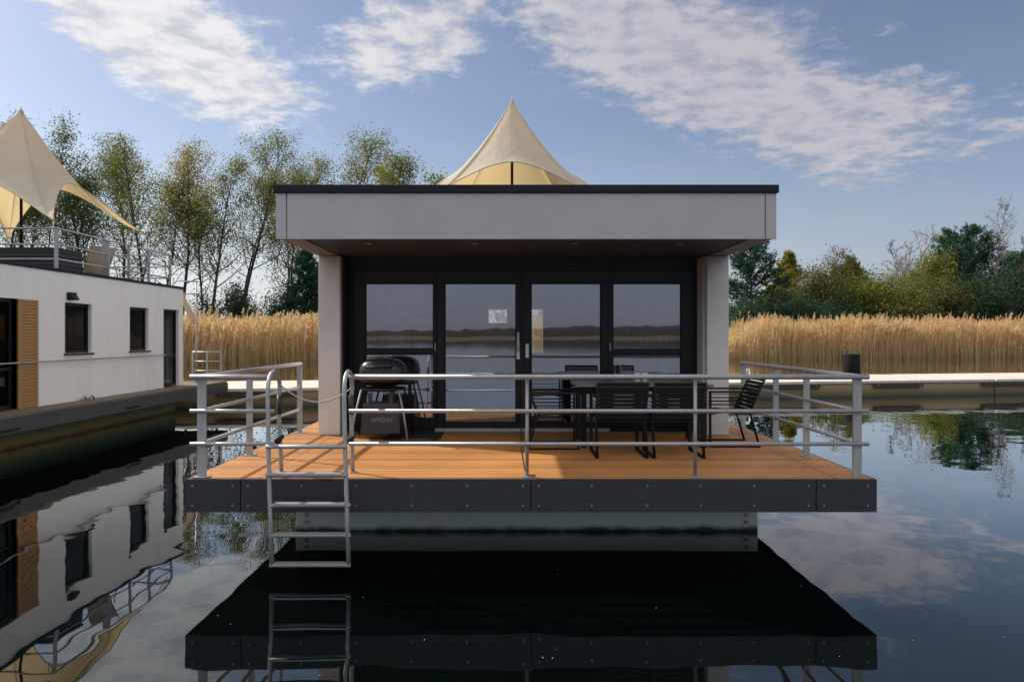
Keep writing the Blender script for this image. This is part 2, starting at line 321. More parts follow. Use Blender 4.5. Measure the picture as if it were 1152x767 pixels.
# ------------------------------------------------------------------ world, sun, camera
def make_world():
    w = bpy.data.worlds.new('World'); scn.world = w; w.use_nodes = True
    nt = w.node_tree; nt.nodes.clear(); L = nt.links.new
    out = N(nt, 'ShaderNodeOutputWorld'); bg = N(nt, 'ShaderNodeBackground')
    sky = N(nt, 'ShaderNodeTexSky', sky_type='NISHITA'); sky.sun_disc = False
    sky.sun_elevation = math.asin(SUN.z); sky.sun_rotation = math.atan2(SUN.x, SUN.y)
    sky.air_density = 1.0; sky.dust_density = SKYDUST; sky.ozone_density = 1.3; sky.altitude = 100
    S = .1
    bg.inputs['Strength'].default_value = S
    tc = N(nt, 'ShaderNodeTexCoord'); sp = N(nt, 'ShaderNodeSeparateXYZ'); L(tc.outputs['Generated'], sp.inputs[0])
    def mth(op, a, b=None, c=None, clamp=False):
        n = N(nt, 'ShaderNodeMath', operation=op, use_clamp=clamp)
        for i, x in enumerate((a, b, c)):
            if x is None: continue
            if isinstance(x, (int, float)): n.inputs[i].default_value = x
            else: L(x, n.inputs[i])
        return n.outputs[0]
    def mrange(x, a, b, c, d, smooth=True):
        n = N(nt, 'ShaderNodeMapRange'); n.interpolation_type = 'SMOOTHSTEP' if smooth else 'LINEAR'
        L(x, n.inputs[0])
        for i, v in zip((1,2,3,4), (a,b,c,d)): n.inputs[i].default_value = v
        return n.outputs[0]
    az = mth('ARCTAN2', sp.outputs['X'], sp.outputs['Y']); el = mth('ARCSINE', sp.outputs['Z'])
    zz = mth('ADD', mth('MAXIMUM', sp.outputs['Z'], 0), .10)
    cb = N(nt, 'ShaderNodeCombineXYZ'); L(mth('DIVIDE', sp.outputs['X'], zz), cb.inputs[0]); L(mth('DIVIDE', sp.outputs['Y'], zz), cb.inputs[1])
    def noise(scale, det, rough, dist=0, stretch=(1,1,1), loc=(0,0,0)):
        mp = N(nt, 'ShaderNodeMapping'); mp.inputs['Scale'].default_value = stretch; mp.inputs['Location'].default_value = loc; L(cb.outputs[0], mp.inputs['Vector'])
        n = N(nt, 'ShaderNodeTexNoise'); n.inputs['Scale'].default_value = scale; n.inputs['Detail'].default_value = det; n.inputs['Roughness'].default_value = rough; n.inputs['Distortion'].default_value = dist
        L(mp.outputs[0], n.inputs['Vector']); return n.outputs['Fac']
    puffs = noise(9, 8, .58, .12, (1,1.1,1)); big = noise(2.6, 5, .55, .2, loc=(3,1,0)); fine = noise(26, 6, .6, .1, (1,1.1,1))
    def blob(px, py, a, b, tilt, amp):
        x = (px-576)/768; y = (378-py)/768
        A0 = math.atan(x); E0 = math.atan(y*math.cos(A0))
        a /= 768.; b /= 768.; t = R(tilt)
        da = mth('SUBTRACT', az, A0); de = mth('SUBTRACT', el, E0)
        u = mth('DIVIDE', mth('ADD', mth('MULTIPLY', da, math.cos(t)), mth('MULTIPLY', de, -math.sin(t))), a)
        v = mth('DIVIDE', mth('ADD', mth('MULTIPLY', da, math.sin(t)), mth('MULTIPLY', de, math.cos(t))), b)
        e = mth('SQRT', mth('ADD', mth('MULTIPLY', u, u), mth('MULTIPLY', v, v)))
        return mrange(e, .25, 1.35, amp, 0)
    blobs = [(185,42,155,58,22,1.35),(265,88,95,28,10,1.05),(255,10,55,18,20,.55),(150,-10,80,30,10,.9),(335,55,55,14,25,.42),
             (460,45,105,50,-14,.95),(425,92,40,16,-20,.62),(520,15,75,26,0,.70),(490,162,26,5,-5,.34),
             (690,28,135,74,22,1.15),(800,78,165,76,24,1.2),(905,128,140,60,24,1.15),(990,130,90,44,0,.95),(1045,108,45,16,-5,.7),(980,184,130,11,2,.55),(890,25,40,22,25,.5),
             (1115,150,85,16,-8,.58),(1000,32,22,7,-10,.40),(935,252,45,6,-3,.34),(1140,110,50,18,0,.36),(610,-30,180,46,5,.9),(60,-80,200,60,10,.9),(800,-130,300,90,10,.9)]
    acc = None
    for b_ in blobs:
        m_ = blob(*b_); acc = m_ if acc is None else mth('MAXIMUM', acc, m_)
    nsum = mth('ADD', mth('ADD', mth('MULTIPLY', mth('SUBTRACT', puffs, .5), 1.7), mth('MULTIPLY', mth('SUBTRACT', big, .5), .6)), mth('MULTIPLY', mth('SUBTRACT', fine, .5), .95))
    dens = mth('MULTIPLY', mrange(mth('ADD', acc, nsum), .20, 1.05, 0, .96), mrange(az, -.35, .15, 1, .86))
    dens = mth('MULTIPLY', dens, mrange(acc, .02, .3, 0, 1))
    # thin veil and horizon haze, stronger toward the sun
    veil = mth('MULTIPLY', mrange(big, .42, .8, 0, .30), mrange(el, 0, .2, 1, .45))
    cosang = N(nt, 'ShaderNodeVectorMath', operation='DOT_PRODUCT'); L(tc.outputs['Generated'], cosang.inputs[0])
    sh = Vector((SUN.x, SUN.y, 0)).normalized(); cosang.inputs[1].default_value = sh
    haze = mth('MULTIPLY', mrange(el, -.02, .30, 1, 0), mrange(cosang.outputs['Value'], -.6, 1, .62, .82))
    # colours (absolute radiance / S)
    hs = N(nt, 'ShaderNodeHueSaturation'); hs.inputs['Saturation'].default_value = SKYSAT; hs.inputs['Value'].default_value = SKYVAL; L(sky.outputs[0], hs.inputs['Color'])
    tint = N(nt, 'ShaderNodeMix', data_type='RGBA', blend_type='MULTIPLY'); tint.inputs[0].default_value = 1; tint.inputs[7].default_value = (*SKYTINT, 1); L(hs.outputs[0], tint.inputs[6])
    def mixc(f, a, c):
        n = N(nt, 'ShaderNodeMix', data_type='RGBA'); L(f, n.inputs[0])
        if isinstance(a, tuple): n.inputs[6].default_value = (*a, 1)
        else: L(a, n.inputs[6])
        if isinstance(c, tuple): n.inputs[7].default_value = (*c, 1)
        else: L(c, n.inputs[7])
        return n.outputs[2]
    k = 1/S
    side = mrange(az, -.55, .35, 0, 1)
    ccol = mixc(side, (.90*k,.89*k,.90*k), (.60*k,.57*k,.61*k))
    ccol2 = mixc(mrange(puffs, .3, .62, .0, 1), mixc(side, (.62*k,.64*k,.70*k), (.42*k,.42*k,.50*k)), ccol)
    c0 = mixc(haze, tint.outputs[2], mixc(mrange(cosang.outputs['Value'], -.7, .9, 0, 1), (.30*k,.315*k,.45*k), (.78*k,.80*k,.84*k)))
    c1 = mixc(veil, c0, mixc(side, (.62*k,.66*k,.74*k), (.42*k,.45*k,.54*k)))
    c2 = mixc(dens, c1, ccol2)
    # unseen broken bright cloud, added overhead and behind the viewpoint as fill light
    rear = mth('MAXIMUM', mth('MULTIPLY', mrange(sp.outputs['Y'], .1, -.35, 0, 1), mrange(el, .20, .45, 0, 1)), mrange(el, .62, .95, 0, 1))
    rd = mth('MULTIPLY', rear, mrange(mth('ADD', big, mth('MULTIPLY', puffs, .5)), .50, .80, .35, .97))
    c2 = mixc(rd, c2, (1.15*k, 1.10*k, 1.05*k))
    L(c2, bg.inputs['Color']); L(bg.outputs[0], out.inputs[0])
SKYDUST, SKYSAT, SKYVAL, SKYTINT = 1.0, .88, 1.06, (.97,1,1.07)
make_world()
sl = bpy.data.lights.new('sun', 'SUN'); sl.energy = 5.0; sl.angle = R(.6); sl.color = (1,.93,.82)
so = bpy.data.objects.new('sun', sl); col.objects.link(so); so.rotation_euler = (-SUN).to_track_quat('-Z', 'Y').to_euler(); so.location = SUN*60
cam = bpy.data.cameras.new('camera'); co = bpy.data.objects.new('camera', cam); col.objects.link(co)
co.location = (0, -CAMD, CAMZ); co.rotation_euler = (R(90), 0, 0); cam.sensor_width = 36; cam.lens = 24; cam.shift_y = -5.5/1152
cam.clip_end = 8000; cam.clip_start = .05; scn.camera = co
scn.view_settings.view_transform = 'Standard'; scn.view_settings.look = 'None'; scn.view_settings.exposure = 0
scn.cycles.diffuse_bounces = 3; scn.cycles.glossy_bounces = 4; scn.cycles.max_bounces = 8; scn.cycles.transparent_max_bounces = 16; scn.cycles.caustics_reflective = False; scn.cycles.caustics_refractive = False
scn.cycles.use_denoising = True; scn.cycles.sample_clamp_indirect = 6

def PX(px, py, d): return Vector(((px-576)*d/768, d-CAMD, CAMZ-(py-HY)*d/768))
DK = .87

# ------------------------------------------------------------------ setting
def sheet(name, x0, x1, y0, y1, z, mat, nx=1, ny=1, f=None):
    m = MB(); vs = []; fs = []
    for j in range(ny+1):
        for i in range(nx+1):
            x = x0+(x1-x0)*i/nx; y = y0+(y1-y0)*j/ny
            vs.append((x, y, z if f is None else f(x, y)))
    for j in range(ny):
        for i in range(nx):
            a = j*(nx+1)+i; fs.append((a, a+1, a+nx+2, a+nx+1))
    m.add(vs, fs, True); o = m.build(name, mat); tag(o, kind='structure'); return o
def jy(x): return 15.78+.172*x            # front line of the jetty
sheet('water', -3000, 3000, -3000, 3000, 0, M['water'])
_rg = random.Random(4)
def gz(x, y):
    t = y-(jy(max(-60, min(60, x)))+38)
    return max(-.35, min(1.1, t*.09-.2)) + (.15*math.sin(x*.31+y*.2)+.1*math.sin(x*.13-y*.37) if t > 3 else 0)
gv = MB(); xs = [-3000,-900,-300,-120]+list(range(-60, 62, 3))+[120,300,900,3000]; ts = [0,2,4,6,8,11,15,20,26,34,45,70,140,400,1200,2900]
vs = [(x, jy(max(-60, min(60, x)))+36+t, gz(x, jy(max(-60, min(60, x)))+36+t)) for t in ts for x in xs]; nx = len(xs)
gv.add(vs, [(j*nx+i, j*nx+i+1, (j+1)*nx+i+1, (j+1)*nx+i) for j in range(len(ts)-1) for i in range(nx-1)], True)
tag(gv.build('ground', M['ground']), kind='structure')
# the wooded shore across the lake, behind the viewpoint (the glass doors mirror it)
hv = MB(); bv = MB(); n = 420; rg = random.Random(9)
vs = []; bs = []
for i in range(n+1):
    x = -1300+2600*i/n
    h = 5.5+3.2*math.sin(x*.0041+1)+1.4*math.sin(x*.017)+rg.uniform(-.7,.9)
    yy = -520+22*math.sin(x*.006)
    vs += [(x, yy, -.3), (x, yy-4, h*.75), (x, yy-10, h), (x, yy-120, h*.6)]
    bs += [(x, yy+3, -.2), (x, yy+.5, 1.7+rg.uniform(-.25,.25))]
hv.add(vs, [(4*i+k, 4*i+4+k, 4*i+5+k, 4*i+1+k) for i in range(n) for k in range(3)], True)
bv.add(bs, [(2*i, 2*i+2, 2*i+3, 2*i+1) for i in range(n)], True)
tag(hv.build('hills', M['farshore']), kind='structure'); tag(bv.build('shore', M['farbeach']), kind='structure')

# ------------------------------------------------------------------ the houseboat
hb = thing('houseboat', 'flat-roofed white and anthracite houseboat with orange timber front deck, glass doors and swim ladder', 'houseboat', (.16, 6, 0))
X0, X1, YB = -3.0, 3.35, 13.4
d = MB().box(X0+.03, X1-.03, .035, YB, DK-.05, DK).build('deck', M['deck'], hb, .006)
fr = MB().box(X0+.05, X1-.05, .06, YB-.02, .575, DK-.056).build('deck_frame', M['under'], hb)
def fascia(x0, x1, y0, y1, bolts, horiz=True):
    f = MB().box(x0, x1, y0, y1, .562, DK-.006).build('deck_skirt', M['fascia'], hb, .004)
    for x in bolts:
        for z in (.805, .625): MB().tube([(x,y0+.001,z),(x,y0-.006,z)], .012, 8).build('bolt', M['bolt'], f)
    return f
fascia(X0+.002, -2.494, 0, .03, [-2.93, -2.56]); fascia(-2.486, .169, 0, .03, [-2.42,-1.93,-1.43,-.92,-.41,.10]); fascia(.177, 2.786, 0, .03, [.245,.73,1.24,1.73,2.22,2.72]); fascia(2.794, X1-.002, 0, .03, [2.86,3.26])
fascia(X0, X0+.026, .032, YB, []); fascia(X1-.026, X1, .032, YB, [])
pt = MB().box(-2.42, 2.75, 1.37, 12.9, -.6, .225).build('pontoon', M['pontoon'], hb, .012)
MB().box(-2.40, 2.73, 1.55, 12.85, .227, .572).build('shade_filler', M['under'], hb)  # added near-black block, stands in for shade so the mirrored underside stays dark
b = MB()
for x in (-2.30, 2.62):
    for z in (.10,.18): MB().tube([(x,1.35,z),(x,1.38,z)], .022, 8).build('bolt', M['bolt'], pt)
# side walls (they end as the two white pillars of the porch)
HX0, HX1, YF, YW = -2.557, 2.863, 2.75, 3.14
for s in (0, 1):
    xa, xb = (HX0, HX0+.29) if s == 0 else (HX1-.29, HX1)
    MB().box(xa, xb, YF, 12.2, DK+.002, 3.235).build('side_wall', M['white'], hb, .008)
    xi = xb if s == 0 else xa-.03
    MB().box(xi+.001, xi+.029, YF+.10, YW-.02, DK+.004, 3.235).build('reveal_panel', M['headpanel'] if s == 0 else M['white'], hb)
# roof
RF = 1.13
rf = MB().box(HX0+.02, HX1-.02, RF+.03, 12.4, 3.285, 3.70).build('roof', M['under'], hb)
MB().box(-2.436, 2.738, RF, RF+.028, 3.225, 3.722).build('front_panel', M['panel'], rf, .003)
MB().box(HX0, -2.446, RF, RF+.028, 3.225, 3.722).build('corner_panel', M['panel'], rf, .003)
MB().box(2.748, HX1, RF, RF+.028, 3.225, 3.722).build('corner_panel', M['panel'], rf, .003)
for xa in (HX0, HX1-.018): MB().box(xa, xa+.018, RF+.03, 12.4, 3.238, 3.722).build('side_panel', M['panel'], rf, .003)
MB().box(HX0+.02, HX0+.25, RF+.032, YF-.002, 3.238, 3.283).build('roof_edge_strip', M['stripgrey'], rf)
MB().box(HX1-.25, HX1-.02, RF+.032, YF-.002, 3.238, 3.283).build('roof_edge_strip', M['stripgrey'], rf)
MB().box(HX0-.022, HX1+.022, RF-.022, 12.44, 3.724, 3.81).build('roof_cap', M['darkcap'], rf, .006)
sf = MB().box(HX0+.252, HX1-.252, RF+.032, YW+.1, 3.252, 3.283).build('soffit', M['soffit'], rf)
for x in (-1.67,-.44,.73,1.96):
    sp_ = MB().lathe([(.048,0),(.048,-.006),(.036,-.009),(.034,-.001)], (x, 1.67, 3.251), 20).build('spotlight', M['steel'], sf)
# facade: header, jambs, fixed windows, double door
IX0, IX1 = HX0+.32, HX1-.32
MB().box(IX0, IX1, YW-.02, YW+.06, 3.075, 3.25).build('header_panel', M['headpanel'], hb, .004)
MB().box(IX0, -2.185, YW-.018, YW+.06, DK+.004, 3.073).build('jamb_panel', M['headpanel'], hb)
MB().box(2.505, IX1, YW-.018, YW+.06, DK+.004, 3.073).build('jamb_panel', M['headpanel'], hb)
MB().box(-2.18, 2.5, YW-.05, YW-.022, 3.078, 3.10).build('roller_track', M['dark'], hb)
def framed(name, x0, x1, z0, z1, l, r, t, b_, bars=(), y=YW-.04, dep=.07):
    m = MB(); m.box(x0, x0+l, y, y+dep, z0, z1); m.box(x1-r, x1, y, y+dep, z0, z1)
    m.box(x0+l, x1-r, y, y+dep, z1-t, z1); m.box(x0+l, x1-r, y, y+dep, z0, z0+b_)
    zs = [z0+b_]
    for za, zb in bars: m.box(x0+l, x1-r, y+.004, y+dep, za, zb); zs += [za, zb]
    zs.append(z1-t)
    o = m.build(name, M['dark'], hb, .004)
    for i in range(0, len(zs), 2):
        MB().box(x0+l, x1-r, y+.030, y+.036, zs[i], zs[i+1]).build('pane', M['glass'], o)
        bd = MB(); a, c, e, f_ = x0+l, x1-r, zs[i], zs[i+1]
        for q in ((a,a+.018,e,f_),(c-.018,c,e,f_),(a+.018,c-.018,f_-.018,f_),(a+.018,c-.018,e,e+.018)): bd.box(q[0],q[1],y+.014,y+.0295,q[2],q[3])
        bd.build('glazing_bead', M['black'], o)
    return o
ZD = DK+.05
w1 = framed('window', -2.18, -1.035, ZD, 3.07, .16, .035, .165, .12, [(1.935, 1.995)])
d1 = framed('door', -1.03, .112, ZD, 3.07, .10, .05, .165, .06)
d2 = framed('door', .155, 1.318, ZD, 3.07, .10, .09, .165, .06)
w2 = framed('window', 1.322, 2.5, ZD, 3.07, .055, .17, .165, .12, [(1.925, 1.985)])
MB().box(.113, .154, YW-.052, YW+.03, ZD, 3.068).build('meeting_stile', M['dark'], hb, .003)
MB().box(-1.05, 1.33, YW-.12, YW+.02, DK+.004, ZD-.002).build('door_sill', M['steeldull'], hb, .004)
MB().box(-2.18, -1.052, YW-.06, YW+.02, DK+.004, ZD-.002).build('window_sill', M['dark'], hb); MB().box(1.332, 2.5, YW-.06, YW+.02, DK+.004, ZD-.002).build('window_sill', M['dark'], hb)
h = MB().box(.062,.106,YW-.052,YW-.041,1.86,2.08); h.tube([(.084,YW-.085,1.97),(.084,YW-.085,2.23)], .017, 8); h.tube([(.084,YW-.042,1.985),(.084,YW-.085,1.985)], .010, 8)
h.build('handle', M['badge'], d1)
MB().box(.186,.230,YW-.052,YW-.041,1.88,2.07).build('lock_plate', M['badge'], d2, .003)
for x in (-1.052, 1.345): MB().box(x-.006,x+.006,YW-.06,YW-.041,1.98,2.08).build('handle', M['steel'], w1 if x < 0 else w2)
# rooms behind the glass
it = MB(); it.box(HX0+.292, HX1-.292, YW+.08, 12.0, DK+.01, DK+.03)
it.build('room_floor', M['intfloor'], hb)
MB().box(HX0+.292, HX1-.292, YW+.08, 12.0, 3.20, 3.22).build('room_ceiling', M['intwall'], hb)
bw = MB(); yb0, yb1 = 11.9, 12.0
for (xa, xb, za, zb) in ((HX0+.292,-.66,.9,3.2),(-.66,-.09,.9,2.48),(-.66,-.09,2.92,3.2),(-.09,.49,.9,3.2),(.49,.86,.9,1.70),(.49,.86,2.92,3.2),(.86,HX1-.292,.9,3.2)): bw.box(xa,xb,yb0,yb1,za,zb)
bw.build('back_wall', M['intwall'], hb)
for xa, xb, za in ((-.66,-.09,2.48),(.49,.86,1.70)):
    f = MB(); f.box(xa,xa+.04,yb0-.01,yb1+.02,za,2.92); f.box(xb-.04,xb,yb0-.01,yb1+.02,za,2.92); f.box(xa+.04,xb-.04,yb0-.01,yb1+.02,2.88,2.92); f.box(xa+.04,xb-.04,yb0-.01,yb1+.02,za,za+.04)
    o = f.build('back_window', M['badge'], hb); MB().box(xa+.04,xb-.04,yb0+.04,yb0+.045,za+.04,2.88).build('pane', glass_mat('clear_glass', .06, (.95,.95,.95)), o)
MB().box(-.62,-.12,8.0,8.06,.9,2.42).build('room_partition', M['intwall'], hb)
def curtain(x0, x1, y):
    m = MB(); n = 60; vs = []
    for i in range(n+1):
        x = x0+(x1-x0)*i/n; yy = y+.035*math.sin(i*1.15)+.01*math.sin(i*2.7)
        vs += [(x,yy,DK+.06),(x,yy,3.1)]
    m.add(vs, [(2*i,2*i+2,2*i+3,2*i+1) for i in range(n)], True); m.build('curtain', M['curtain'], hb)
curtain(-2.2, -1.15, YW+.25); curtain(1.45, 2.5, YW+.25)
# railings
TOP, MID, LOW = 1.80, 1.486, 1.183
rl = MB().box(3.155, 3.235, .05, .075, DK, TOP-.01).build('railing', M['steeldull'], hb, .003)   # corner post carries the name
def rail_bar(p, q, r): return MB().tube([p, q], r, 10).build('rail', M['steel'], rl)
def flat_post(x, y, wx=.075, wy=.012, top=TOP-.005):
    m = MB(); m.box(x-wx/2, x+wx/2, y-wy/2, y+wy/2, DK+.008, top); m.box(x-wx/2-.03, x+wx/2+.03, y-.05, y+.05, DK+.001, DK+.009); return m.build('post', M['steeldull'], rl, .002)
def thin_post(x, y):
    m = MB().tube([(x,y,DK+.002),(x,y,TOP-.02)], .0165, 10); m.box(x-.045,x+.045,y-.04,y+.04,DK+.001,DK+.01); return m.build('post', M['steel'], rl)
RY = .03
for z, r in ((TOP,.024),(MID,.0185),(LOW,.0185)):
    rail_bar((-1.50, RY, z), (3.285, RY, z), r); rail_bar((-2.965, RY, z), (-2.19, RY, z), r)
for x in (.14, 1.70): thin_post(x, RY+.045)
flat_post(-2.875, RY+.04, .085)
XR, XL = 3.20, -2.875
for x, ys in ((XR, (1.16, 2.02, 3.18)), (XL, (1.22, 2.98))):
    for y in ys: flat_post(x, y, .07)
    for z, r in ((TOP,.026),(MID,.0185),(LOW,.0185)): rail_bar((x, RY+.03, z), (x, ys[-1]+.04, z), r)
# swim ladder with its two hoops
ld = None
for x in (-2.185, -1.50):
    pts = [(x+.045,-.17,.12),(x+.03,-.17,.6),(x+.01,-.16,1.1),(x,-.15,1.62)]
    for k in range(9):
        a = math.pi*k/8; pts.append((x-.01*k/8, .02-.17*math.cos(a), 1.69+.16*math.sin(a)))
    pts += [(x-.02,.195,1.5),(x-.025,.27,1.0),(x-.03,.29,DK+.01)]
    m = MB().tube(pts, .0195, 10)
    m.lathe([(.04,0),(.04,.012)], (x-.03,.29,DK+.001), 12)
    if ld is None: ld = m.build('ladder', M['steel'], hb)
    else: m.build('ladder_rail', M['steel'], ld)
for z in (1.19,.935,.668,.40,.135):
    o = .012 if z > .9 else .045
    m = MB(); m.tube([(-2.205+o,-.17,z),(-1.485+o,-.17,z)], .020, 10)
    if z < .95: m.box(-2.165+o,-1.52+o,-.21,-.135,z+.006,z+.022)
    m.build('rung', M['steel'], ld)
for x, y, z in ((-2.205,.25,1.20),(-1.525,.25,1.20)): MB().tube([(x-.0,y-.1,z-.015),(x,y+.02,z+.02)], .028, 8).build('clamp', M['rubber'], ld)
for x in (-2.19, -1.512): MB().tube([(x-.005,.19,1.44),(x-.0045,.19,1.62)], .026, 8).build('sleeve', M['grillgrey'], ld)

# rope across the ladder gap, cable at a railing post
pts = []
for i in range(21):
    t = i/20; pts.append((-2.19+.69*t, .18, 1.72-.02*t-.62*t*(1-t)*1.0))
tag(MB().tube(pts, .0075, 6).build('rope', M['rope']), 'thin white rope sagging across the gap above the swim ladder', 'rope')
pts = [(.085,.55,1.15),(.09,.45,1.05),(.10,.30,.92),(.115,.17,.885),(.125,.10,.88)]
pts = [(.10,.10,1.76),(.11,.11,1.5),(.085,.14,1.3),(.09,.13,1.1),(.12,.11,.93),(.15,.10,.882),(.22,.10,.879)]
tag(MB().tube(pts, .006, 6).build('cable', M['rubber']), 'thin black cable hanging down the front railing post left of the table', 'cable')

# ------------------------------------------------------------------ furniture on the deck
def make_chair():
    t = thing('garden_chair', 'x', 'chair')
    w = .265
    s = MB()
    for k in range(10): y = -.25+.046*k; s.box(-w+.012, w-.012, y-.018, y+.018, .405-.006*abs(k-4), .417-.006*abs(k-4))
    s.box(-w+.012,w-.012,-.28,-.262,.385,.418); s.build('seat', M['black'], t)
    b = MB()
    for k in range(9):
        u = k/8; y = .20+.16*u; z = .43+.36*u
        b.box(-w+.014, w-.014, y-.006, y+.006, z-.019, z+.019)
    b.tube([(-w,.365,.80),(w,.365,.80)], .013, 8)
    b.build('backrest', M['black'], t)
    for sx in (-1, 1):
        x = sx*w
        l = MB(); l.box(x-.018,x+.018,-.285,.315,0,.018); l.box(x-.018,x+.018,-.285,-.262,.018,.64)
        l.tube([(x,.305,.015),(x,.19,.41),(x,.37,.805)], .015, 6)
        l.build('leg', M['black'], t)
        MB().box(x-.022,x+.022,-.29,.29,.64,.662).build('armrest', M['black'], t, .004)
        c = MB()
        for k in range(4): z = .455+.042*k; c.tube([(x,-.27,z),(x,.20+(z-.41)*.44,z)], .0045, 5)
        c.build('side_cord', M['black'], t)
    return t
ch = make_chair()
spots = [(1.175,1.33,180,'black garden chair with its back to the front railing, left one of the two'),
         (1.785,1.33,180,'black garden chair with its back to the front railing, right one of the two'),
         (.49,1.86,90,'black garden chair in profile at the left end of the dining table'),
         (2.60,2.02,-90,'black garden chair in profile at the right end of table, before the white pillar')]
for i, (x, y, a, lab) in enumerate(spots):
    o = ch if i == 0 else copy_tree(ch)
    o.location = (x, y, DK+.001); o.rotation_euler = (0,0,R(a)); tag(o, lab, 'chair', 'garden chairs around the deck table')
tb = thing('dining_table', 'long dark garden dining table with grey top between the black chairs', 'table', (1.53,2.07,DK))
MB().box(.74,2.34,1.64,2.50,1.585,1.612).build('tabletop', M['tabletop'], tb, .004)
MB().box(.80,2.28,1.70,2.44,1.53,1.583).build('apron', M['black'], tb)
for x in (.84,2.24):
    for y in (1.73,2.41): MB().box(x-.03,x+.03,y-.03,y+.03,DK+.001,1.53).build('leg', M['black'], tb, .003)
for x, lab in ((1.53,'small pale glass on the dining table, left one of the pair'),(1.62,'small pale glass on the dining table, right one of the pair')):
    tag(MB().lathe([(.026,0),(.034,.01),(.040,.115),(.037,.115),(.030,.02)], (x,2.05+.02*x,1.613), 14).build('drinking_glass', M['glassware']), lab, 'glass', 'glasses on the table')

gx, gy = -1.655, 2.52
gr = thing('gas_grill', 'black lidded gas grill on a splayed cart with grey lower panel and pale lettering', 'grill', (gx,gy,DK))
def dome(z0, h, a, b_, up=True, n=28, m_=9, p=2.6):
    mb = MB(); vs = []; fs = []
    for j in range(m_+1):
        t = j/m_; rr = (1-t**p)**(1/p) if t < 1 else .02
        for k in range(n):
            an = 2*math.pi*k/n; cx = math.copysign(abs(math.cos(an))**.75, math.cos(an)); cy = math.copysign(abs(math.sin(an))**.75, math.sin(an))
            vs.append((gx+a*rr*cx, gy+b_*rr*cy, z0+(h*t if up else -h*t)))
    for j in range(m_):
        for k in range(n):
            k2 = (k+1)%n; q = (j*n+k, j*n+k2, (j+1)*n+k2, (j+1)*n+k); fs.append(q if up else q[::-1])
    mb.add(vs, fs, True); return mb
ldp = dome(1.70, .205, .30, .235).build('lid', M['lid'], gr)
m = MB(); m.tube([(gx-.17,gy-.30,1.79),(gx+.17,gy-.30,1.79)], .014, 10)
for s in (-1,1): m.tube([(gx+s*.15,gy-.30,1.79),(gx+s*.15,gy-.20,1.80)], .010, 8)
m.build('handle', M['black'], ldp)
MB().lathe([(.03,0),(.03,.006),(.02,.01)], (0,0,0), 16).build('thermometer', M['bolt'], ldp).matrix_local = Matrix.Translation((0,-.232,1.83-DK)) @ Matrix.Rotation(R(80),4,'X')
bo = dome(1.695, .17, .31, .24, False).build('bowl', M['bowl'], gr)
m = dome(1.515, .05, .285, .27, False).build('drip_tray', M['grillgrey'], gr)
MB().lathe([(.085,0),(.085,.006),(.07,.01)], (0,0,0), 20, 1, .36).build('badge', M['badge'], gr).matrix_local = Matrix.Translation((.01,-.272,1.495-DK)) @ Matrix.Rotation(R(78),4,'X')
kn = MB().lathe([(.028,0),(.028,.02),(.022,.03)], (0,0,0), 14).build('knob', M['badge'], gr); kn.matrix_local = Matrix.Translation((.0,-.255,1.60-DK)) @ Matrix.Rotation(R(85),4,'X')
for s in (-1,1):
    MB().tube([(gx+s*.235,gy-.22,1.50),(gx+s*.30,gy-.25,1.22),(gx+s*.355,gy-.28,DK+.01)], .013, 8).build('leg', M['steeldull'], gr)
    MB().tube([(gx+s*.235,gy+.18,1.50),(gx+s*.30,gy+.20,1.22),(gx+s*.355,gy+.23,DK+.01)], .013, 8).build('leg', M['black'], gr)
pn = MB().add([(gx-.245,gy-.235,.95),(gx+.255,gy-.235,.95),(gx+.235,gy-.215,1.33),(gx-.215,gy-.215,1.33),(gx-.245,gy+.15,.95),(gx+.255,gy+.15,.95),(gx+.235,gy+.13,1.33),(gx-.215,gy+.13,1.33)],
   [(0,1,2,3),(5,4,7,6),(1,5,6,2),(4,0,3,7),(3,2,6,7),(4,5,1,0)]).build('lower_panel', M['grillgrey'], gr, .012)
for s in (-1, 1): MB().box(gx+s*.13-.025, gx+s*.13+.025, gy-.2, gy-.17, 1.332, 1.46).build('gas_bracket', M['grillgrey'], gr)
tcu = bpy.data.curves.new('lettering', 'FONT'); tcu.body = 'weber'; tcu.size = .115; tcu.align_x = 'CENTER'; tcu.extrude = .0015
to = bpy.data.objects.new('lettering_curve', tcu); col.objects.link(to)
dg = bpy.context.evaluated_depsgraph_get(); tme = bpy.data.meshes.new_from_object(to.evaluated_get(dg)); bpy.data.objects.remove(to)
tme.materials.clear(); tme.materials.append(M['letter'])
lo = bpy.data.objects.new('lettering', tme); col.objects.link(lo); lo.parent = pn
lo.matrix_local = Matrix.Translation((.03,-.2335,1.10-DK)) @ Matrix.Rotation(R(87),4,'X')
mt = thing('floor_mat', 'flat black rubber mat with pale front edge on the deck beside the grill', 'mat', (-1.2,2.55,DK))
MB().box(-1.62,-.92,2.28,3.0,DK+.004,DK+.012).build('mat_sheet', M['rubber'], mt, .002)
m = MB(); q = random.Random(3); x = -1.38
while x < -1.03:
    w_ = q.uniform(.008,.03); m.box(x, x+w_, 2.288, 2.306, DK+.0125, DK+.0135); x += w_+q.uniform(.004,.012)
m.build('edge_print', M['badge'], mt)

